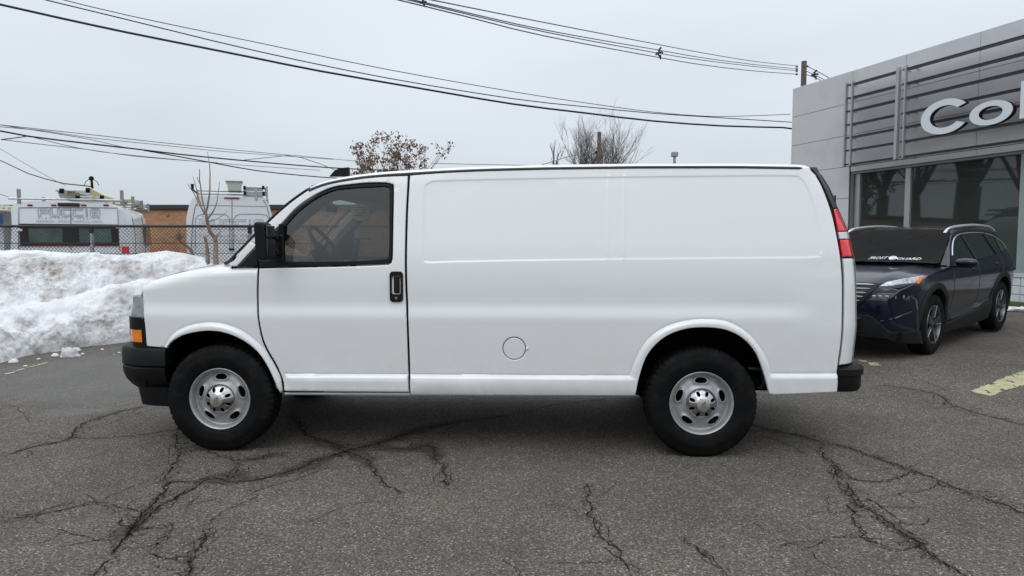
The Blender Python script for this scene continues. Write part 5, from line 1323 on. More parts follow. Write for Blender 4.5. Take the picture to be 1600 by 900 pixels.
def tub(M, a, b, d0, d1, label, mm):
    x0, z0 = loc_on(M, a[0], b[1]); x1, z1 = loc_on(M, b[0], a[1]); q = MB(); t_ = .0
    V = [(x0+.04, d0, z0), (x1-.02, d0, z0), (x1-.02, d1, z0), (x0+.04, d1, z0), (x0, d0-.03, z1), (x1, d0-.03, z1), (x1, d1+.03, z1), (x0, d1+.03, z1)]
    q.add(V, [(0, 1, 2, 3), (0, 1, 5, 4), (1, 2, 6, 5), (2, 3, 7, 6), (3, 0, 4, 7), (4, 5, 6, 7)]); q.bbox((x0-.02, d0-.06, z1-.03), (x1+.02, d1+.05, z1+.0), .008)
    o = q.make('roof_box', mm, None, True, 30); o.matrix_world = M; return tag(o, label, 'storage box')
tub(MA, (87, 296.5), (113, 310), .15, 1.0, 'grey plastic tub strapped left of the ladders on the left van roof', mat('grey_plastic_tub', (.34, .35, .34), .6))
# black swivel lamp with whiskers on the ladder end
a = loc_on(MA, 144.5, 279.5); b_ = loc_on(MA, 146, 295); lp = empty('swivel_lamp', (0, 0, 0), 0, 'small black swivel lamp standing on the ladder end of the left van', 'lamp'); lp.matrix_world = MA
m = MB(); m.lathe([(0, -.045), (.032, -.035), (.045, 0), (.032, .035), (0, .045)], 14, Matrix.Translation((a[0], -.1, a[1]))); m.make('lamp_head', blackp, lp)
m = MB(); m.tube([(a[0], -.1, a[1]), (b_[0], -.1, b_[1])], .022, 8); m.make('lamp_stem', blackp, lp)
for sx in (-1, 1): m = MB(); m.tube([(a[0]+sx*.03, -.1, a[1]-.01), (a[0]+sx*.09, -.1, a[1]-.06), (a[0]+sx*.12, -.1, a[1]-.13)], .006, 5); m.make('lamp_cable', blackp, lp)
# clutter on the far side of the rack
for k in range(9):
    y = 1.0+k*.42; m = MB(); x = loc_on(MA, 185, 315)[0]-.1; m.bbox((x-rnd.uniform(.02, .1), y, zk+.02), (x+rnd.uniform(.05, .14), y+rnd.uniform(.15, .5), zk+rnd.uniform(.06, .16)), .01); m.make('pipe_clamp', (alum, yel, galv)[k % 3], rk)
# ---- van B
PB = at(361, 372, 17.5); azB = YAW-R(21.5); MB_ = frame_at(PB, azB); H = loc_on(MB_, 361, 308)[1]
f_ = lambda px, py: (loc_on(MB_, px, py)[1], abs(loc_on(MB_, px, py)[0]))
profB = [(.42, f_(428, 390)[1]), (.9, f_(428, 390)[1]+.02), f_(428, 372), f_(426.5, 342), f_(421.5, 323), f_(417, 313), f_(411, 309.5), f_(400, 308.3), (H+.02, .001)]
vB, MB_ = workvan('work_van', PB, azB, profB, 5.8, 'tall white electrician van seen square from behind the bare sapling', .80)
linep(vB, MB_, [(299, 391), (301, 345), (305, 322), (312, 312)], .009, gsk, 'door_gap'); linep(vB, MB_, [(424, 391), (422, 345), (417, 322), (411, 312)], .009, gsk, 'door_gap'); linep(vB, MB_, [(362.4, 309), (362.6, 391)], .009, gsk, 'door_gap')
linep(vB, MB_, [(306, 320.5), (360, 321.5), (416, 322.5)], .006, gsk, 'pressing_line')
for a in ((305, 359), (365, 420)): linep(vB, MB_, [(a[0], 391), (a[0]+.5, 342), (a[0]+5, 336), (a[0]+12, 334.5), (a[1]-12, 334.5), (a[1]-4, 336), (a[1], 342), (a[1], 391)], .007, gsk, 'pressing_line')
rectp(vB, MB_, (350, 308.3), (374, 311), redm, 'high_brake_light', 0., .03)
outline_word(vB, MB_, 312, 412, 343, 358, .0055, txt, 'company_name'); words(vB, MB_, 'E L E C T R I C   &   D E S I G N', 312, 410, 367, 370, txt, 'company_line')
words(vB, MB_, 'COMMERCIAL', 330, 395, 374, 377, txt, 'services_line')
rectp(vB, MB_, (358, 391), (366, 388), blackp, 'door_handle', -.01, .03)
rkb = empty('roof_rack'); rkb.parent = vB; zk2 = loc_on(MB_, 361, 304)[1]
for py, y in ((299, .0), (304, .05), (303, 1.6), (302, 3.0)):
    z = loc_on(MB_, 361, py)[1]; m = MB(); m.tube([(loc_on(MB_, 307, py)[0], y, z), (loc_on(MB_, 417, py)[0], y, z)], .02, 8); m.make('cross_bar', alum, rkb)
for px, y0_ in ((309, 296), (400, 296), (417, 291)):
    x = loc_on(MB_, px, 300)[0]; z = loc_on(MB_, px, y0_)[1]; m = MB(); m.bbox((x-.025, -.03, H-.06), (x+.025, .03, z), .008); m.make('rack_upright', alum, rkb)
x, z = loc_on(MB_, 300.5, 287.5); z2 = loc_on(MB_, 300, 296)[1]; m = MB(); m.tube([(x, 0, z2), (x, 0, z)], [.03, .04], 10); m.tube([(x, 0, z2), loc_on(MB_, 309, 303)[0:1]+(0,)+loc_on(MB_, 309, 303)[1:]], .022, 6); m.make('rack_lamp', blackp, rkb)
ladder('extension_ladder', MB_, (382, 293), (411, 293), -.1, 4.5, -.05, 'grey ladder end on the right of the tall van roof', alum)
ladder('extension_ladder', MB_, (383, 301), (412, 302), .0, 4.6, .0, 'lower grey ladder under the other one on the tall van roof', alum)
tub(MB_, (354, 283), (378, 298), -.1, .7, 'pale plastic storage box on the roof of the tall van', mat('pale_plastic_box', (.48, .49, .46), .6))
x, z = loc_on(MB_, 425, 306); m = MB(); m.tube([(loc_on(MB_, 415, 292)[0], .3, loc_on(MB_, 415, 292)[1]), (loc_on(MB_, 420, 322)[0], .3, loc_on(MB_, 420, 322)[1])], .025, 6); m.make('ladder_arm', galv, rkb)
# ---- pipe rack truck at the left edge
PC = at(2, 372, 13.2); MC = frame_at(PC, YAW-R(22)); vc = empty('pipe_truck', (0, 0, 0), 0, 'work truck with cream pipe rack and blue side cut by the left picture edge', 'truck'); vc.matrix_world = MC
rectp(vc, MC, (-25, 327), (18, 330.5), mat('cream_metal', (.55, .52, .44), .6), 'rack_top', 0, .2)
rectp(vc, MC, (-25, 332), (4, 352), mat('blue_panel', (.03, .12, .30), .4), 'blue_panel', .15, .04); rectp(vc, MC, (-25, 352), (16, 410), wp_, 'truck_body', 3.0, 2.75, .05)
for px in (5, 9, 14): 
    a = loc_on(MC, px, 331); m = MB(); m.tube([(a[0], .1, .5), (a[0], .1, a[1])], .035, 8); m.make('rack_pipe', mat('weathered_grey_metal', (.25, .25, .25), .6), vc)
for a, b_ in ((-20, 3), (2, 11), (10, 18)): 
    x = loc_on(MC, a, 328)[0]; z = loc_on(MC, a, 327)[1]; m = MB(); m.tube([(x, 0, z+.04), (x+.1, 3.5, z+.04)], .04, 8); m.make('carried_pipe', mat('cream_metal', (.5, .5, .5)), vc)
# ================================================================ trees
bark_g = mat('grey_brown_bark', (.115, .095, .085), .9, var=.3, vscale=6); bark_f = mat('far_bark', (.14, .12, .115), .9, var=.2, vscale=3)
def grow(mb, p, d, ln, r, depth, rg, spread=.55, up=.25, tips=None, sides=4, kids=(2, 3), seg=4, shrink=.74, wob=.16):
    p = Vector(p); d = Vector(d).normalized(); pts = [p.copy()]; rs = [r]
    for i in range(seg):
        d = (d+Vector((rg.uniform(-1, 1), rg.uniform(-1, 1), rg.uniform(-.6, 1)))*wob+Vector((0, 0, up*.15))).normalized()
        p = p+d*ln/seg; pts.append(p.copy()); rs.append(r*(1-(1-.62)*(i+1)/seg))
    mb.tube(pts, rs, sides if depth > 1 else 3, False)
    if depth == 0:
        if tips is not None: tips.append((p.copy(), d.copy()))
        return
    nk = rg.randint(*kids)
    for k in range(nk):
        a = rg.uniform(0, 6.28); o = d.orthogonal().normalized(); o.rotate(Matrix.Rotation(a, 3, d)); nd = (d+o*math.tan(spread*rg.uniform(.5, 1.15))+Vector((0, 0, up*.3))).normalized()
        j = rg.choice([seg, seg, seg-1]); grow(mb, pts[j], nd, ln*shrink*rg.uniform(.75, 1.15), rs[j]*.72, depth-1, rg, spread, up, tips, sides, kids, seg, shrink, wob)
    if depth > 1:
        for j in range(1, seg):
            if rg.random() < .55:
                a = rg.uniform(0, 6.28); o = d.orthogonal().normalized(); o.rotate(Matrix.Rotation(a, 3, d)); nd = (d+o*.9+Vector((0, 0, up*.3))).normalized()
                grow(mb, pts[j], nd, ln*shrink*.6*rg.uniform(.6, 1), rs[j]*.45, max(0, depth-2), rg, spread, up, tips, sides, kids, seg, shrink, wob)
def bigtree(name, px, Z, limbs, seed, label, group, m_, depth=5, leaf=None, r0=.2, shr=.74, sp=.45, base_px=300, kids=(2, 3), up=.3):
    """limbs: (target px, py, start height, length scale) - each limb aims at a picture point"""
    rg = random.Random(seed); b0 = at(px, 372, Z); b0[2] = 0; t_ = empty(name, (b0[0], b0[1], 0), 0, label, 'tree', group); B = Vector(b0)
    zf = at(px, base_px, Z)[2]; m = MB(); m.tube([(0, 0, 0), (.05, 0, zf*.5), (0, .05, zf)], [r0*1.3, r0*1.05, r0], 8, False); m.make('trunk', m_, t_)
    tips = []; m = MB()
    for (lx, ly, k) in limbs:
        tg = Vector(at(lx, ly, Z+rg.uniform(-1.5, 1.5)))-B; s0 = Vector((0, 0, zf*rg.uniform(.85, 1))); dv_ = tg-s0; L_ = dv_.length
        # a limb: its sub-branching reaches about 2.6 times its own first length
        tot = sum(shr**i for i in range(depth+1)); grow(m, s0, dv_, L_/tot*(1.12 if depth < 4 else .99)*k, r0*.55, depth, rg, sp, up, tips, 4, kids, 4, shr, .13)
    tag(m.make('crown', m_, t_, False), kind='stuff') if False else m.make('crown', m_, t_, False)
    if leaf:
        m = MB()
        for p, d in tips:
            if rg.random() > leaf[1]: continue
            for _ in range(leaf[2]):
                c = p+Vector((rg.gauss(0, 1), rg.gauss(0, 1), rg.gauss(0, 1)))*leaf[3]; s_ = leaf[4]*rg.uniform(.5, 1.3)
                u = Vector((rg.uniform(-1, 1), rg.uniform(-1, 1), rg.uniform(-1, 1))).normalized(); v = u.orthogonal().normalized()
                m.add([c-u*s_, c+v*s_*.5, c+u*s_, c-v*s_*.5], [(0, 1, 2, 3)])
        m.make('seed_clusters', leaf[0], t_, False)
    return t_
leafm = mat('dry_brown_seed_clusters', (.17, .115, .075), .9, var=.35, vscale=3)
bigtree('seed_tree', 609, 26, [(540, 252, 1), (556, 235, .95), (566, 222, .95), (595, 212, .95), (612, 222, .95), (636, 214, .95), (640, 240, .9), (668, 248, 1), (690, 246, 1.05), (580, 245, .8), (622, 245, .8), (655, 256, .95), (545, 262, .9), (676, 255, 1)], 5, 'tree hung with brown seed clusters rising behind the front of the white van', None, bark_g, 3, (leafm, .8, 10, .08, .064), .07, .74, .50, 335)
bigtree('bare_tree', 926, 50, [(878, 228, 1.1), (884, 205, 1.15), (892, 190, 1.1), (889, 215, 1.1), (912, 180, .9), (922, 178, .9), (934, 180, .88), (946, 182, .85), (956, 190, .85), (964, 200, .85), (980, 212, .9), (992, 208, .95), (1008, 200, 1.1), (1012, 212, 1.), (1018, 222, 1.), (1012, 235, 1.), (1018, 228, 1.), (884, 243, .8), (930, 205, .8), (975, 228, .9), (950, 215, .8), (1012, 225, .8), (915, 215, .8), (995, 240, .8)], 11, 'large bare winter tree above the middle of the white van roof', None, bark_f, 4, None, .15, .72, .50, 318, (3, 4))
bigtree('bare_tree', 868, 48, [(855, 232, 1), (863, 222, 1), (870, 226, 1), (876, 238, 1)], 21, 'small bare tree left of the large bare tree above the van roof', None, bark_f, 3, None, .12, .72, .4, 262)
# snapped sapling in front of the tall van
Zs = 11.6
def ptree(name, stems, label, cat, m_, Z, group=None, parts=None):
    b0 = at(stems[0][0][0][0], 372, Z); b0[2] = 0; t_ = empty(name, (b0[0], b0[1], 0), 0, label, cat, group)
    for k, (pts, r0_, r1_) in enumerate(stems):
        P = [Vector(at(a, b, Z+.12*math.sin(k*2.1+i)*min(i, 2)/2))-Vector(b0) for i, (a, b) in enumerate(pts)]; P = [Vector(q) for q in spline([np.array(p) for p in P], .06)]; n_ = len(P)
        P = [p+Vector((noise.noise(p*6), noise.noise(p*6+Vector((4, 0, 0))), 0))*.012 for p in P]
        m = MB(); m.tube(P, [r0_+(r1_-r0_)*i/(n_-1) for i in range(n_)], 7); m.make('trunk' if k == 0 else 'branch', m_, t_)
    return t_
sapb = mat('sapling_bark', (.20, .15, .12), .85, var=.3, vscale=12)
ptree('snapped_sapling', [([(338, 420), (337, 393), (336, 373), (327, 361), (324, 343), (321, 331)], 0.0468, 0.0210), ([(325, 415), (324, 393), (320, 369)], 0.0396, 0.0210), ([(336, 378), (340, 368), (344, 362)], 0.0252, 0.0084),
    ([(321, 333), (318, 320), (313, 287), (312, 264)], 0.0173, 0.0056), ([(313, 289), (309, 279), (308, 276)], 0.0065, 0.0035), ([(321, 333), (327, 308), (328, 280), (327, 255), (324, 238)], 0.0173, 0.0042), ([(320, 335), (311, 318), (303, 303), (293, 287)], 0.0144, 0.0042),
    ([(315, 322), (309, 305), (305, 290), (302, 276)], 0.0115, 0.0035), ([(324, 343), (333, 330), (338, 318), (341, 300), (343, 284)], 0.0144, 0.0042), ([(326, 346), (336, 344), (346, 338), (356, 329)], 0.0086, 0.0028), ([(322, 341), (318, 338), (314, 337)], 0.0043, 0.0021), ([(344, 372), (348, 368), (350, 366)], 0.0072, 0.0028)],
    'leafless snapped sapling with upright whips in front of the tall van', 'tree', sapb, Zs)
st_ = [([(303, 400), (296, 389), (285, 380), (277, 373)], .03, .015)]
for k in range(16): a_ = R(20+k*10.5); st_.append(([(280, 377), (280+9*math.cos(a_)*rnd.uniform(.6, 1.3), 372-13*math.sin(a_)*rnd.uniform(.5, 1.3))], .009, .003))
ptree('dead_shrub', [(list(p)+([((p[0][0]+p[1][0])/2, (p[0][1]+p[1][1])/2)] if len(p) == 2 else []), a, b) if False else (p, a, b) for p, a, b in st_], 'brown dead shrub leaning on the fence beside the sapling', 'shrub', mat('dead_twigs', (.12, .075, .06), .9), 11.7)
ptree('dead_shrub', [([(394, 400), (394, 385), (392, 368)], .02, .008), ([(394, 382), (399, 372), (401, 362)], .012, .004), ([(394, 384), (388, 374), (385, 366)], .012, .004)], 'short twiggy stump at the fence left of the van door mirror', 'shrub', sapb, 11.7)
# trees and a house beyond the left edge, mirrored in the showroom windows
rt_ = None
for k, (x, y, s_) in enumerate([(-35, 22.5, 1.7), (-38, 27, 2.1), (-36, 31, 1.8), (-42, 24, 2.3), (-39, 35, 2.0), (-44, 30, 2.4)]):
    if rt_ is None:
        rt_ = empty('roadside_tree', (x, y, 0), 0, None, 'tree', 'bare trees across the street left of the lot'); rg = random.Random(3); m = MB(); m.tube([(0, 0, 0), (.1, 0, 1.6), (0, 0, 3)], [.34, .27, .24], 8, False); m.make('trunk', bark_g, rt_)
        m = MB()
        for a_ in (0, 1.3, 2.5, 3.8, 5.1): grow(m, (0, 0, 2.8+.1*a_), (math.cos(a_)*.5, math.sin(a_)*.5, 1), 2.6, .13, 4, rg, .45, .3, None, 4, (2, 3), 4, .72, .14)
        m.make('crown', bark_g, rt_, False); o = rt_
    else: o = copy_thing(rt_)
    o.location = (x, y, 0); o.scale = (s_, s_, s_); o.rotation_euler = (0, 0, k*1.7); o['label'] = 'bare roadside tree mirrored in the showroom glass, '+('nearest', 'second nearest', 'third nearest', 'third farthest', 'second farthest', 'farthest')[(0, 2, 1, 4, 3, 5)[k]]+' of its row'
hs = empty('roadside_house', (-37, 20.5, 0), R(15), 'small cream house with dark windows across the street, outside the left of the view', 'house')
m = MB(); m.box((-3, -4, 0), (3, 4, 2.8)); m.make('wall', mat('cream_siding', (.55, .50, .36), .8), hs, False)
m = MB(); m.prism([(-3.3, 2.8), (3.3, 2.8), (0, 4.4)], -4.3, 4.3, 1); m.make('roof', mat('dark_roof', (.06, .06, .06), .9), hs, False)
for y in (-2.5, 0, 2.5): m = MB(); m.box((3.0, y-.6, 1), (3.05, y+.6, 2)); m.make('window', blackg, hs, False)
# ================================================================ poles and cables
wood = mat('creosote_pole', (.13, .10, .085), .9, var=.35, vscale=5, bump=.4, bscale=30)
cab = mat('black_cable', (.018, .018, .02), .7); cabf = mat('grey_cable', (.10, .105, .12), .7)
def pole(px, py, Z, r, label):
    b0 = at(px, 372, Z); b0[2] = 0; zt = at(px, py, Z)[2]; o = empty('utility_pole', tuple(b0), 0, label, 'utility pole', 'wooden utility poles'); m = MB(); m.tube([(0, 0, 0), (0, 0, zt*.5), (0, 0, zt)], [r*1.25, r*1.1, r], 12); m.make('pole_shaft', wood, o); return o, b0, zt
Zp = 38
p1, b1, z1 = pole(1249, 100.5, Zp, .14, 'weathered wooden utility pole rising behind the showroom corner')
m = MB(); q = lambda a, b, Z=Zp: Vector(at(a, b, Z))-Vector(b1); m.tube([q(1253, 105), q(1259, 103), q(1263, 104)], .05, 6); m.tube([q(1253, 111), q(1260, 106)], .03, 6); m.make('bracket_arm', darkm, p1); 
for a in (104, 108, 111, 116): m = MB(); m.lathe([(0, -.05), (.06, -.04), (.06, .04), (0, .05)], 8, Matrix.Translation(q(1245, a))); m.make('insulator', mat('insulator_grey', (.2, .2, .22), .4), p1)
p2, b2, z2 = pole(935, 208, 44, .12, 'short broken-topped wooden pole standing in front of the large bare tree')
m = MB(); q2 = lambda a, b: Vector(at(a, b, 44))-Vector(b2); m.tube([q2(932, 236), q2(932, 240)], .07, 8); m.make('insulator', darkm, p2)
def cable(pts, Z0, Z1, w, m_, label, far=None, grp='overhead cables crossing the sky'):
    xs_ = [p[0] for p in pts]; P = []
    for (a, b) in pts: t_ = (a-xs_[0])/(xs_[-1]-xs_[0]); P.append(at(a, b, 1/((1-t_)/Z0+t_/Z1)))
    S_ = spline(P, 1.2); n_ = len(S_)
    o = MB(); rr = [max(.004, w*float((p-CAM) @ F_)/FPX/2) if True else 0 for p in S_]; rm = sum(rr)/len(rr)
    wa, wb = (w if isinstance(w, tuple) else (w, w)) if False else (w, w)
    o.tube(S_, rm, 6); c = o.make('overhead_cable', m_); return tag(c, label, 'cable', grp)
CB = [
 ([(-60, -6), (0, 7), (100, 29.5), (200, 51), (300, 71), (400, 91), (500, 111), (650, 137), (800, 162.3), (910, 176), (1020, 189), (1130, 196.8), (1223, 199.3), (1237, 201)], 14, 21, 3.0, 0, 'thickest black cable sagging from the top left corner to the showroom corner'),
 ([(20, -13), (72, 0), (200, 31), (400, 79.5), (600, 121), (800, 154), (910, 166.3), (1020, 177), (1102, 182.5), (1237, 191)], 15, 23, 1.5, 0, 'thin cable next above the thickest one, ending lower at the showroom corner'),
 ([(50, -12), (100, 0), (200, 24), (400, 66), (600, 107.5), (800, 143), (910, 160), (1020, 175), (1102, 181.5), (1157, 181.5), (1235, 178.5)], 15, 23, 1.2, 1, 'thin cable second above the thickest one, rising again at the showroom'),
 ([(630, -9), (675, 0), (850, 35), (1031, 70), (1100, 83), (1180, 96), (1246, 103)], 15, Zp, 1.3, 1, 'topmost of the four cables running to the pole behind the showroom'),
 ([(620, -7), (647, 0), (850, 46.5), (1028, 78), (1100, 90.6), (1180, 101), (1246, 107.7)], 15, Zp, 1.3, 1, 'second from top of the four cables running to the pole behind the showroom'),
 ([(610, -7), (638, 0), (850, 49.6), (1028, 83), (1100, 94.3), (1180, 104), (1246, 110.5)], 15, Zp, 1.3, 1, 'third from top of the four cables running to the pole behind the showroom'),
 ([(600, -6), (623, 0), (725, 25), (850, 56), (1025, 89), (1100, 101.6), (1180, 111), (1246, 116)], 15, Zp, 1.4, 1, 'lowest of the four cables running to the pole behind the showroom'),
 ([(1262, 104), (1280, 113), (1300, 124)], Zp, 30, 1.3, 1, 'topmost short cable leaving the pole toward the showroom roof'),
 ([(1253, 108), (1275, 118), (1300, 131)], Zp, 30, 1.2, 1, 'middle short cable leaving the pole toward the showroom roof'),
 ([(1253, 114), (1275, 122), (1298, 134)], Zp, 30, 1.2, 1, 'lowest short cable leaving the pole toward the showroom roof'),
 ([(-60, 183), (0, 195), (70, 206), (140, 217.6), (184, 228), (230, 236)], 22, 34, 1.1, 1, 'thin cable crossing over the thick lower left cable from above'),
 ([(-60, 190), (0, 198), (70, 204.5), (140, 215), (280, 229.5), (330, 235), (400, 240.5), (520, 249)], 24, 40, 1.0, 2, 'second faint cable from the top of the lower left bundle'),
 ([(-60, 188), (45, 200), (157, 212), (260, 223.6), (400, 237.6), (470, 243.7), (560, 252)], 24, 42, 1.1, 2, 'topmost faint cable of the lower left bundle'),
 ([(-60, 193), (0, 204.5), (45, 213), (140, 224.6), (210, 232.5), (280, 241), (365, 249.5), (470, 258.6), (540, 263.4), (620, 267)], 20, 34, 2.1, 0, 'thick dark cable of the lower left bundle passing behind the van roof'),
 ([(2, 218), (20, 216), (42, 213)], 20, 21, 1.6, 0, 'short dark pigtail hanging off the thick lower left cable'),
 ([(2, 218), (52, 224), (140, 234), (210, 244), (280, 250), (340, 254)], 24, 36, 1.1, 2, 'lowest faint cable of the lower left bundle'),
 ([(46, 213), (98, 226), (157, 237), (262, 248), (380, 258), (500, 266)], 22, 36, 1.0, 2, 'faint cable splitting down from the thick lower left cable'),
 ([(225, 235), (260, 241), (330, 254), (400, 266.5), (470, 274), (520, 278), (560, 280)], 26, 32, 1.6, 0, 'dark cable dropping below the bundle to the front of the van roof'),
 ([(381, 250), (420, 246), (449, 243), (470, 246), (500, 256), (530, 268)], 34, 34, 1.0, 1, 'hump-shaped cable rising and dropping above the van windscreen'),
 ([(674, 255), (730, 256.5), (800, 257.8), (860, 259)], 40, 40, 1.0, 2, 'faint level cable right of the seed tree just above the van roof'),
 ([(820, 262), (845, 258), (880, 247), (913, 238), (937, 230)], 40, 44, 1.2, 2, 'guy wire climbing to the short broken-topped pole'),
 ([(-30, 217), (0, 232.5), (45, 259), (91, 284.7), (103, 290)], 16, 14, .9, 2, 'straight thin wire slanting down to the ladders of the left van'),
 ([(-30, 236), (0, 250.5), (44, 271), (101, 287), (145, 291.5)], 15, 13.4, 1.6, 0, 'dark sagging wire reaching the ladder ends of the left van'),
 ([(-30, 296), (0, 303.4), (14, 308)], 15, 14, 1.0, 1, 'short wire entering at the left edge beside the roof rack pole'),
]
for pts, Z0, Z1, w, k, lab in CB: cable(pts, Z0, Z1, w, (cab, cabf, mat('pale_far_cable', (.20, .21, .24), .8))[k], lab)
def spacer(px, py, Z, h, label):
    c = at(px, py, Z); s_ = Z/FPX; m = MB(); f = lambda a, b: (c[0]+a*s_, c[1], c[2]+b*s_)
    m.tube([f(3, h*.6), f(-1, h*.25), f(1, 0), f(-2, -h*.2), f(2, -h*.5)], 1.6*s_, 6); m.tube([f(-5, -h*.3), f(-4, -h*.05), f(0, 0), f(5, h*.05), f(5, -h*.1)], 1.4*s_, 6); m.tube([f(2, -h*.3), f(2, -h*.8)], 1.3*s_, 6)
    return tag(m.make('cable_spacer', cab), label, 'cable spacer', 'spacers clamped on the overhead cables')
spacer(1030, 82, 24, 13, 'black cable spacer clamped on the four cables above the bare tree'); spacer(661, 3, 15.6, 8, 'black cable spacer at the top edge of the view'); spacer(1273, 116, 34, 10, 'small cable spacer between the pole and the showroom roof')
# roof-top lamp post seen over the van roof
b0 = at(1052, 372, 24); b0[2] = 0; lpst = empty('lot_lamp', tuple(b0), 0, 'small grey square lot lamp on a post just over the van roof', 'lamp post'); zt = at(1052, 245, 24)[2]
m = MB(); m.tube([(0, 0, 0), (0, 0, zt)], .045, 8); m.make('lamp_post_shaft', galv, lpst); m = MB(); m.bbox((-.11, -.1, zt-.02), (.11, .1, zt+.14), .02); m.make('lamp_head', mat('lamp_grey', (.30, .30, .31), .5), lpst)
# ================================================================ dark blue SUV
suv = empty('parked_suv', (0, 0, 0), 0, 'dark navy suv parked nose out beside the showroom, behind the van tail', 'suv')
SAZ = R(46.9); bk_ = np.array([math.sin(SAZ), math.cos(SAZ), 0]); lf_ = np.array([bk_[1], -bk_[0], 0])
WP = at(1461, 512, 8.35); SO = WP-lf_*.905; sgz = float(GZ(WP[0], WP[1]))+.0; SO[2] = sgz
SM = Matrix(((bk_[0], lf_[0], 0, SO[0]), (bk_[1], lf_[1], 0, SO[1]), (0, 0, 1, SO[2]), (0, 0, 0, 1)))   # local: x rearward from the front axle, y to the car's left (near side), z up
slope = math.atan2(float(GZ(*(SO+bk_*2.7)[:2]))-sgz, 2.7); SM = SM @ Matrix.Rotation(-slope, 4, 'Y'); suv.matrix_world = SM
navy = mat('navy_metallic_paint', (.0018, .0038, .015), .28, coat=.6, spec=.3, var=.1, vscale=2)
cladp = mat('dark_grey_cladding', (.014, .0145, .015), .6, spec=.2, var=.2, vscale=10)
silver = mat('satin_silver', (.66, .67, .69), .3, metal=.6)
SZ, SW_ = smooth_table([(.2, .84), (.34, .875), (.45, .895), (.6, .905), (.75, .915), (.86, .922), (.93, .917), (1.02, .895), (1.10, .868), (1.3, .78), (1.5, .70), (1.62, .64)], 400)
def sw(x, z):
    w = np.interp(z, SZ, SW_); u = np.clip((-.30-np.asarray(x))/.6, 0, 1.2); v = np.clip((np.asarray(x)-2.9)/.85, 0, 1.1)
    return w-.16*u**2-.10*u**6-.14*v**2.2
SY = 1
def fs(P, off):
    x, z = P[:, 0], P[:, 1]; w = sw(x, z)
    dc_ = np.abs(z-(.62+.06*(x-.5)));
    w = w-.022*np.exp(-((z-.52)/.09)**2)*((x > .3) & (x < 2.4))     # hollowed doors
    return np.stack([x, SY*(w-off), z], 1)
def fsd(d): return lambda P, o: fs(P, o-d)
def arc(cx, r, a0, a1, n=16, cz=.365, sq=1.0): return [(cx+r*math.cos(R(a)), cz+r*sq*math.sin(R(a))) for a in np.linspace(a0, a1, n)]
WB = 2.706
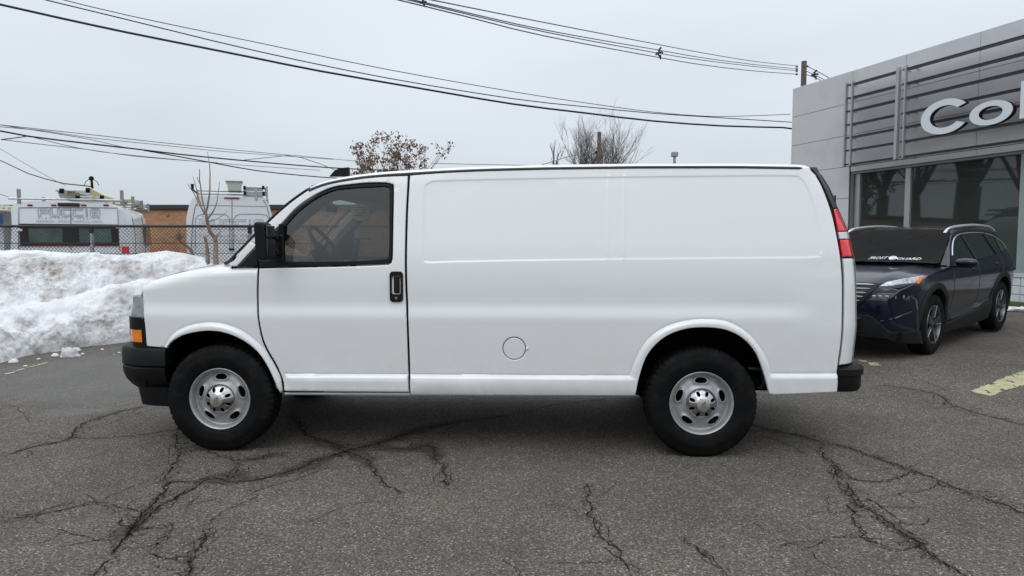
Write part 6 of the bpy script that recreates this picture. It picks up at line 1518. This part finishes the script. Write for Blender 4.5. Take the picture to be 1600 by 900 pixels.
for SY in (1, -1):
    # painted lower body split into fender, two doors and rear quarter
    fend = [(-.84, .62)]+[(-.86, .74), (-.78, .83), (-.60, .905), (-.3, .97), (.10, 1.015), (.42, 1.035), (.60, 1.045), (.60, .36), (.43, .36)]+arc(0, .455, 0, 180)[1:]+[(-.50, .36), (-.70, .36), (-.82, .50)]
    panel('front_fender', path([[fend[i], fend[(i+1) % len(fend)]] for i in range(len(fend))], .04), fs, navy, suv, (), .06, gap=.001)
    d1 = [(.605, .36), (.605, 1.045), (1.0, 1.06), (1.60, 1.085), (1.62, .36)]; d2 = [(1.625, .36), (1.605, 1.085), (2.2, 1.115), (2.70, 1.15), (2.72, .92), (2.45, .80), (2.30, .62), (2.24, .36)]
    for nm, dd in (('front_door', d1), ('rear_door', d2)):
        D = panel(nm, path([[dd[i], dd[(i+1) % len(dd)]] for i in range(len(dd))], .04), fs, navy, suv, (), .06, gap=.003)
        hx = 1.42 if nm == 'front_door' else 2.48; hz = .97 if nm == 'front_door' else 1.0; y = float(sw(hx, hz))
        m = MB(); m.bbox((hx-.10, min(SY*(y-.01), SY*(y+.03)), hz-.014), (hx+.10, max(SY*(y-.01), SY*(y+.03)), hz+.014), .01); m.make('door_handle', navy, D)
    rq = [(2.725, .93), (2.705, 1.15), (3.1, 1.19), (3.42, 1.24), (3.60, 1.20), (3.66, 1.0), (3.70, .78), (3.66, .50), (3.30, .36), (WB+.44, .365)]+arc(WB, .455, 0, 150)[1:]+[(2.31, .62), (2.46, .80)]
    panel('rear_quarter', path([[rq[i], rq[(i+1) % len(rq)]] for i in range(len(rq))], .04), fs, navy, suv, (), .06, gap=.001)
    # black wheel arch mouldings and sill
    for cx, nm in ((0, 'front_arch_moulding'), (WB, 'rear_arch_moulding')):
        a0, a1 = (-8, 187) if cx == 0 else (-8, 190); o_ = arc(cx, .515, a0, a1, 30); i_ = arc(cx, .43, a1, a0, 30)
        panel(nm, np.array(o_+i_), fsd(.014), cladp, suv, (), .05, gap=0, rad=.012, lip=.10)
    sl = [(.44, .20), (.44, .34), (.60, .345), (1.5, .40), (2.10, .50), (2.25, .50), (2.27, .22), (1.6, .20)]
    panel('sill_cladding', path([[sl[i], sl[(i+1) % len(sl)]] for i in range(len(sl))], .05), fsd(.016), cladp, suv, (), .06, gap=0, rad=.015, lip=.05)
    # glasshouse
    g0 = [(.62, 1.055), (.80, 1.20), (1.05, 1.38), (1.25, 1.475), (1.55, 1.53), (2.1, 1.545), (2.6, 1.52), (2.95, 1.45), (3.22, 1.33), (3.33, 1.23), (3.0, 1.185), (2.6, 1.145), (1.6, 1.092)]
    frm = [(.50, 1.045), (.72, 1.22), (1.0, 1.42), (1.22, 1.525), (1.55, 1.585), (2.1, 1.605), (2.7, 1.58), (3.1, 1.51), (3.42, 1.36), (3.58, 1.215), (3.42, 1.243), (3.1, 1.193), (2.705, 1.153), (1.6, 1.088), (1.0, 1.062)]
    cur = lambda P: path([P[:10], P[9:]+[P[0]]], .04)
    G0, FR = cur(g0), path([frm[:10], frm[9:]+[frm[0]]], .04)
    panel('side_frame', FR, fs, navy, suv, [G0], .05, gap=.0)
    sg = panel('side_glass', inset(G0, -.004), fsd(-.006), mat('suv_dark_glass', (.012, .022, .018), .03, spec=.9), suv, (), .08, gap=0, lip=0, rad=0)
    m = MB()
    for (x0, z0, x1, z1, r_) in ((1.62, 1.09, 1.56, 1.53, .028), (2.62, 1.15, 2.52, 1.52, .028), (2.92, 1.18, 2.98, 1.43, .02)):
        m = MB(); m.tube([(x0, SY*(float(sw(x0, z0))-.002), z0), ((x0+x1)/2, SY*(float(sw(x0, (z0+z1)/2))-.0), (z0+z1)/2), (x1, SY*(float(sw(x1, z1))-.002), z1)], r_, 6); m.make('window_pillar', blackg, suv)
    m = MB(); m.tube([(p[0], SY*(float(sw(p[0], p[1]))+.003), p[1]) for p in spline([np.array(q_) for q_ in g0[1:10]], .05)], .008, 5); m.make('chrome_window_strip', silver, suv)
    # roof rail
    rr_ = [(1.10, 1.555), (1.2, 1.615), (1.45, 1.66), (2.2, 1.685), (2.9, 1.655), (3.2, 1.60), (3.3, 1.56)]
    m = MB(); m.tube([(x, SY*(.635-.02*max(0, x-2.6)), z-.008) for x, z in [tuple(q_) for q_ in spline([np.array(p) for p in rr_], .06)]], .022, 8); m.make('roof_rail', silver, suv)
    # door mirror
    mc = (.66, SY*1.03, 1.10); V = []; n1 = 18; lay = [(-.11, .55, .6), (-.095, .85, .85), (-.03, 1, 1), (.05, .95, .95), (.10, .7, .75), (.12, .4, .4)]
    for (dy, a_, b_) in lay:
        for j in range(n1): t_ = 2*math.pi*j/n1; V.append((mc[0]+.075*a_*math.cos(t_), mc[1]+dy*SY, mc[2]+.068*b_*math.sin(t_)))
    F = [(i*n1+j, i*n1+(j+1) % n1, (i+1)*n1+(j+1) % n1, (i+1)*n1+j) for i in range(5) for j in range(n1)]+[tuple(range(n1)), tuple(5*n1+j for j in range(n1))]
    mr_ = mobj('door_mirror', V, F, navy, suv); m = MB(); m.bbox((.62, min(SY*.86, SY*.96), 1.03), (.72, max(SY*.86, SY*.96), 1.06), .01); m.bbox((.60, min(SY*.95, SY*1.12), 1.03), (.735, max(SY*.95, SY*1.12), 1.065), .015); m.make('mirror_foot', blackp, mr_)
# hood, roof, windscreen, tail surface
def skin(name, rows, m_, sharp=50):
    n_ = len(rows[0]); V = [p for r_ in rows for p in r_]; F = [(i*n_+j, i*n_+j+1, (i+1)*n_+j+1, (i+1)*n_+j) for i in range(len(rows)-1) for j in range(n_-1)]
    return mobj(name, V, F, m_, suv, True, sharp)
ts = np.linspace(-1, 1, 33)
ht = spline([np.array(p) for p in [(-.90, .80), (-.86, .855), (-.72, .915), (-.45, .985), (-.1, 1.035), (.3, 1.065), (.55, 1.07)]], .06)
rows = []
for x, z in ht:
    ze = np.interp(x, [-.9, -.78, -.6, -.3, .1, .42, .6], [.79, .832, .905, .97, 1.015, 1.035, 1.045]); w = float(sw(x, ze))-.004; r_ = []
    for t_ in ts:
        a = abs(t_); zz_ = z-(z-ze)*a**2.6-.0+.018*math.exp(-((a-.62)/.10)**2)*ss((x+.85)/.3); xx = x+(.26*(a**2.2))*ss((-.25-x)/.6)*1.0
        r_.append((xx, w*t_, zz_))
    rows.append(r_)
skin('hood', rows, navy)
rt2 = spline([np.array(p) for p in [(1.18, 1.565), (1.35, 1.615), (1.8, 1.66), (2.3, 1.665), (2.9, 1.63), (3.25, 1.565), (3.36, 1.535)]], .08); rows = []
for x, z in rt2:
    ze = np.interp(x, [1.0, 1.22, 1.55, 2.1, 2.7, 3.1, 3.4], [1.42, 1.525, 1.585, 1.605, 1.58, 1.51, 1.37]); w = float(sw(x, ze))-.002
    rows.append([(x, w*t_, z-(z-ze)*abs(t_)**3.2) for t_ in ts])
skin('roof', rows, navy)
wsr = [(.52, 1.06), (.75, 1.225), (1.0, 1.425), (1.18, 1.555)]
rows = []
for x, z in spline([np.array(p) for p in wsr], .06):
    w = float(sw(x, z))-.03; rows.append([(x-.14*(1-t_*t_), w*t_, z+.015*(1-t_*t_)) for t_ in ts])
skin('windscreen', rows, blackg)
rows = []
for x, z in [(3.36, 1.535), (3.50, 1.40), (3.62, 1.22), (3.70, 1.0), (3.74, .75), (3.72, .5), (3.6, .35)]:
    w = float(sw(x, z))-.01; rows.append([(x-.10*t_*t_, w*t_, z) for t_ in ts])
skin('tailgate', rows, navy)
# cowl
m = MB(); m.bbox((.34, -.74, 1.02), (.62, .74, 1.065), .02); m.make('cowl', blackp, suv)
# ---- front face: surface x = fx(y, z)
def fxs(y, z):
    a = np.abs(y)/.9
    return -.915+.045*((z-.62)/.3)**2+.07*a**2+.42*np.clip((a-.62)/.38, 0, 1.1)**2.4*.62+.25*np.clip(z-.80, 0, 1)
def ff(P, off): return np.stack([fxs(P[:, 0], P[:, 1])+off, P[:, 0], P[:, 1]], 1)
def ffd(d): return lambda P, o: ff(P, o-d)
SMI = SM.inverted()
def SF(px, py):
    x = -.85
    o = np.array(SMI @ Vector(CAM)); dl = np.array(SMI.to_3x3() @ Vector(ray(px, py)))
    for _ in range(12): t_ = (x-o[0])/dl[0]; p = o+dl*t_; x = float(fxs(p[1], p[2]))
    return (float(p[1]), float(p[2]))
def strp(P, st=.03, cv=SF):
    Q = [cv(*p) for p in P] if cv else P
    return path([[Q[i], Q[(i+1) % len(Q)]] for i in range(len(Q))], st)
def mir(P): return np.array([(-a, b) for a, b in P])
out = [(-.90, .32), (-.90, .60), (-.89, .72), (-.84, .80), (-.7, .845), (-.4, .862), (0, .868), (.4, .862), (.7, .845), (.84, .80), (.89, .72), (.90, .60), (.90, .32), (.6, .26), (-.6, .26)]
panel('front_bumper', strp(out, .04, None), ff, navy, suv, (), .05, gap=0, lip=.04)
hl = strp([(1373, 447.5), (1386, 440.5), (1410, 435.5), (1433, 432), (1444.5, 430.5), (1441, 437), (1436, 443.5), (1430, 442), (1405, 444.5), (1392, 447)])
tip = strp([(1438.5, 431.8), (1445, 431), (1436.5, 443.5), (1430.8, 441.5)])
ll = strp([(1357.5, 469.5), (1364, 462.5), (1371, 458.3), (1395, 458), (1418.5, 458.3), (1421, 464), (1421, 469.5), (1390, 470.5)])
gr_ = strp([(1330, 442), (1377, 442.2), (1366, 456), (1352, 469), (1339, 480), (1300, 480)])
skd = strp([(1325, 490), (1357, 492), (1366, 497), (1392, 518.7), (1436, 516.5), (1440, 537), (1407, 536.5), (1385, 530), (1337, 524), (1320, 524)])
lensm = mat('suv_lamp_lens', (.50, .52, .55), .1, coat=1., var=.5, vscale=30); lampd = mat('suv_dark_lamp', (.05, .055, .06), .12, coat=1., var=.9, vscale=35)
for fm in (lambda P: P, mir):
    H_ = panel('headlight', fm(hl), ffd(.010), lensm, suv, (), .04, gap=0, rad=.006, lip=.02); panel('amber_reflector', fm(tip), ffd(.016), amber, H_, (), .03, gap=0, rad=.003, lip=.01)
    lw_ = panel('lower_lamp', fm(ll), ffd(.008), lampd, suv, (), .04, gap=0, rad=.005, lip=.02)
    sm_ = inset(fm(ll), .014); y0, y1 = sm_[:, 0].min(), sm_[:, 0].max(); z0, z1 = sm_[:, 1].min(), sm_[:, 1].max()
    m = MB()
    for k in range(5):
        yc = y0+(y1-y0)*(k+.5)/5; zc = (z0+z1)/2; m.bbox((float(fxs(yc, zc))-.016, yc-.022, zc-.02), (float(fxs(yc, zc))-.004, yc+.022, zc+.02), .006)
    m.make('lamp_reflectors', mat('lamp_chrome', (.45, .46, .48), .2, metal=.9), lw_)
yg = max(p[0] for p in gr_); 
gcen = [(-.62, .845), (.62, .845), (.56, .80), (.46, .72), (.33, .64), (.22, .60), (-.22, .60), (-.33, .64), (-.46, .72), (-.56, .80)]
A_ = SF(1377, 442.2); B_ = SF(1352, 469); D_ = SF(1339, 480)
gcen = [(-A_[0], A_[1]), (A_[0], A_[1]), B_, D_, (-D_[0], D_[1]), (-B_[0], B_[1])]
panel('grille_surround', strp(gcen, .03, None), ffd(.012), blackg, suv, (), .05, gap=0, rad=.006, lip=.03)
def edge_y(z): return float(np.interp(z, [D_[1], B_[1], A_[1]], [D_[0], B_[0], A_[0]]))
for k in range(6):
    z = A_[1]-.020-(A_[1]-D_[1])*k/6.2; e = edge_y(z)-.05
    for sg in (-1, 1):
        V = []; n_ = 10
        for j in range(n_+1):
            y = sg*(.02+(e-.02)*j/n_)
            for dx, dz in ((-.016, -.010), (-.030, -.006), (-.030, .006), (-.016, .010)): V.append((float(fxs(y, z))+dx, y, z+dz*(1 if j < n_ else .4)))
        F = [(i*4+j, i*4+(j+1) % 4, (i+1)*4+(j+1) % 4, (i+1)*4+j) for i in range(n_) for j in range(4)]+[(0, 1, 2, 3), tuple(n_*4+q_ for q_ in range(4))]
        mobj('grille_bar', V, F, silver, suv, True, 30)
sk = [SF(1357, 492), SF(1366, 497), SF(1392, 518.7), SF(1436, 516.5), SF(1440, 537), SF(1407, 536.5), SF(1385, 530), SF(1345, 526)]
z_t, z_b = sk[0][1], sk[-1][1]
skp = [(-sk[0][0], z_t)]+sk+[(-p[0], p[1]) for p in sk[:0:-1]]
panel('lower_bumper', strp(skp, .04, None), ffd(.014), cladp, suv, (), .06, gap=0, rad=.01, lip=.05)
m = MB()
zi0, zi1 = z_t-.05, z_b+.04; m = MB()
for k in range(3): z = zi0-(zi0-zi1)*k/2.5; m.bbox((float(fxs(0, z))-.022, -.42, z-.012), (float(fxs(0, z))+.02, .42, z+.012), .006)
m.make('lower_grille_slats', blackg, suv)
# blue crease catching light under the lower lamp
for sg in (1, -1):
    a = SF(1375, 502); b_ = SF(1400, 497); c_ = SF(1425, 487); m = MB(); m.tube([(float(fxs(*p))-.002, sg*p[0], p[1]) for p in (a, b_, c_)], [.004, .014, .008], 8); m.make('bumper_crease', navy, suv)
# wheels of the SUV
def suv_wheel(loc, rz):
    w = empty('wheel', loc, rz); w.parent = suv
    prof = [(.235, -.10), (.25, -.108), (.30, -.116), (.335, -.112), (.355, -.100), (.364, -.085), (.366, -.04), (.366, .04), (.364, .085), (.355, .10), (.30, .116), (.24, .10)]
    m = MB(); m.lathe(prof, 72); m.make('tyre', rubber, w); m = MB(); m.lathe([(.237, -.098), (.234, -.108), (.226, -.108), (.222, -.095), (.215, -.03), (.21, .09)], 64); m.make('rim_barrel', mat('alloy_dark_silver', (.16, .16, .165), .35, metal=.8), w)
    m = MB(); m.lathe([(0, -.03), (.215, -.03)], 32); m.make('brake_shadow', darkm, w)
    m = MB(); m.lathe([(0, -.098), (.03, -.097), (.04, -.09), (.055, -.085), (.06, -.06)], 24); m.make('wheel_hub', mat('alloy_dark_grey', (.035, .036, .038), .35, metal=.4), w)
    for k in range(5):
        a = R(90+72*k+rz*0); u = np.array([math.cos(a), math.sin(a)]); v = np.array([-u[1], u[0]]); V = []
        for (r_, w1, w2, y) in ((.03, .030, .030, -.085), (.10, .026, .030, -.090), (.17, .030, .040, -.096), (.228, .048, .058, -.102)):
            for s_, dy in ((-w1, .016), (-w1*.8, 0), (w2*.8, 0), (w2, .016)): p = u*r_+v*(s_+.02*(r_/.2)); V.append((p[0], y+dy, p[1]))
        F = [(i*4+j, i*4+j+1, (i+1)*4+j+1, (i+1)*4+j) for i in range(3) for j in range(3)]
        mobj('spoke', V, F, mat('alloy_dark_grey', (.035, .036, .038), .35, metal=.4), w, True, 30)
        m = MB(); q0 = u*.08+v*.03; q1 = u*.224+v*.082; m.tube([(q0[0], -.098, q0[1]), (q1[0], -.106, q1[1])], .0035, 5); m.make('spoke_edge', silver, w)
    return w
# for a wheel on the near (left) side the outer face points to +y
for x, sy in ((0, 1), (WB, 1), (0, -1), (WB, -1)):
    suv_wheel((x, sy*.79, .366), math.pi if sy > 0 else 0)
for cx in (0, WB):
    for sg in (1, -1):
        V = []; n_ = 16
        for yy in (.86, .45):
            for j in range(n_+1): t_ = math.pi*j/n_; V.append((cx+.46*math.cos(t_), sg*yy, .30+.52*math.sin(t_)))
        F = [(j, j+1, n_+2+j, n_+1+j) for j in range(n_)]+[tuple(range(n_+1, 2*n_+2))]; mobj('wheel_well', V, F, darkm, suv)
m = MB(); m.box((-.75, -.8, .24), (3.5, .8, .34)); m.make('underbody', darkm, suv, False)
# ---- black windscreen cover with print (lies on the car: a thing of its own)
cv = empty('windscreen_cover', (0, 0, 0), 0, 'black fabric windscreen cover with white lettering stretched over the navy suv', 'car cover'); cv.matrix_world = SM
rows = []; cl_ = spline([np.array(p) for p in [(.36, 1.085), (.52, 1.12), (.75, 1.27), (1.0, 1.465), (1.14, 1.563), (1.22, 1.600)]], .035); n_ = 60
for i, (x, z) in enumerate(cl_):
    k = i/(len(cl_)-1); w = .80-.12*k; r_ = []
    for t_ in np.linspace(-1, 1, n_+1):
        e = 1-t_*t_; p = Vector((x*3, t_*5, k*4)); d = .010*noise.noise(p)+.006*noise.noise(p*2.7)+.008*math.sin(t_*22+k*5)*max(0, k-.8)*3
        sag = .012*math.sin(math.pi*k)*math.cos(t_*3)
        r_.append((x-.14*e-d, w*t_, z+.02*e+.012+d))
    rows.append(r_)
nn_ = n_+1; V = [p for r_ in rows for p in r_]; F = [(i*nn_+j, i*nn_+j+1, (i+1)*nn_+j+1, (i+1)*nn_+j) for i in range(len(rows)-1) for j in range(n_)]
mobj('cover_fabric', V, F, mat('black_cover_fabric', (.012, .0115, .0115), .85, spec=.15, var=.1, vscale=30), cv)
# print on the cover
def on_cover(u, v):                            # u across (-1..1), v up (0..1)
    fi = v*(len(rows)-1); i = min(int(fi), len(rows)-2); f = fi-i; fj = (u+1)/2*n_; j = min(int(fj), n_-1); g = fj-j
    a = np.array(rows[i][j])*(1-g)+np.array(rows[i][j+1])*g; b = np.array(rows[i+1][j])*(1-g)+np.array(rows[i+1][j+1])*g
    return a*(1-f)+b*f+np.array([-.004, 0, .004])
def cover_text(body, u0, u1, v0, v1, nm, shear=.35):
    cu = bpy.data.curves.new(nm, 'FONT'); cu.body = body; cu.size = 1; cu.offset = .004; cu.shear = shear; cu.resolution_u = 2
    t_ = bpy.data.objects.new(nm, cu); C.objects.link(t_); dg = bpy.context.evaluated_depsgraph_get(); me = bpy.data.meshes.new_from_object(t_.evaluated_get(dg)); bpy.data.objects.remove(t_)
    co = np.zeros(len(me.vertices)*3); me.vertices.foreach_get('co', co); co = co.reshape(-1, 3); lo, hi = co.min(0), co.max(0); q = (co-lo)/(hi-lo+1e-9)
    mobj(nm, [on_cover(u0+(u1-u0)*a[0], v0+(v1-v0)*a[1]) for a in q], [tuple(p.vertices) for p in me.polygons], mat('white_print', (.75, .75, .75), .6), cv, False)
# across the cover: car left (+y) is on the right of the picture
cover_text('FROST', -.04, .26, .145, .225, 'print_word'); cover_text('GUARD', .40, .74, .145, .22, 'print_word')
c0 = [on_cover(.335+.06*math.cos(t_), .185+.06*math.sin(t_)) for t_ in np.linspace(0, 2*math.pi, 25)[:-1]]; c1 = [on_cover(.335+.048*math.cos(t_), .178+.045*math.sin(t_)) for t_ in np.linspace(0, 2*math.pi, 25)[:-1]]
mobj('print_ring', c0+c1, [(i, (i+1) % 24, 24+(i+1) % 24, 24+i) for i in range(24)], mat('white_print'), cv, False)
mobj('print_wing', [on_cover(*p) for p in ((.27, .19), (.33, .21), (.42, .20), (.35, .16), (.31, .13))], [(0, 1, 2, 3, 4)], mat('white_print'), cv, False)

# the cabin is low on this car: bring everything above the waist down to its true height
for o in list(suv.children_recursive)+list(cv.children_recursive):
    if o.type != 'MESH' or o.parent not in (suv, cv) and o.parent.parent is not suv or o.parent.name.startswith('wheel'): continue
    if o.data.get('lowered'): continue
    for v in o.data.vertices:
        if v.co.z > 1.05: v.co.z = 1.05+(v.co.z-1.05)*.80
    o.data['lowered'] = 1
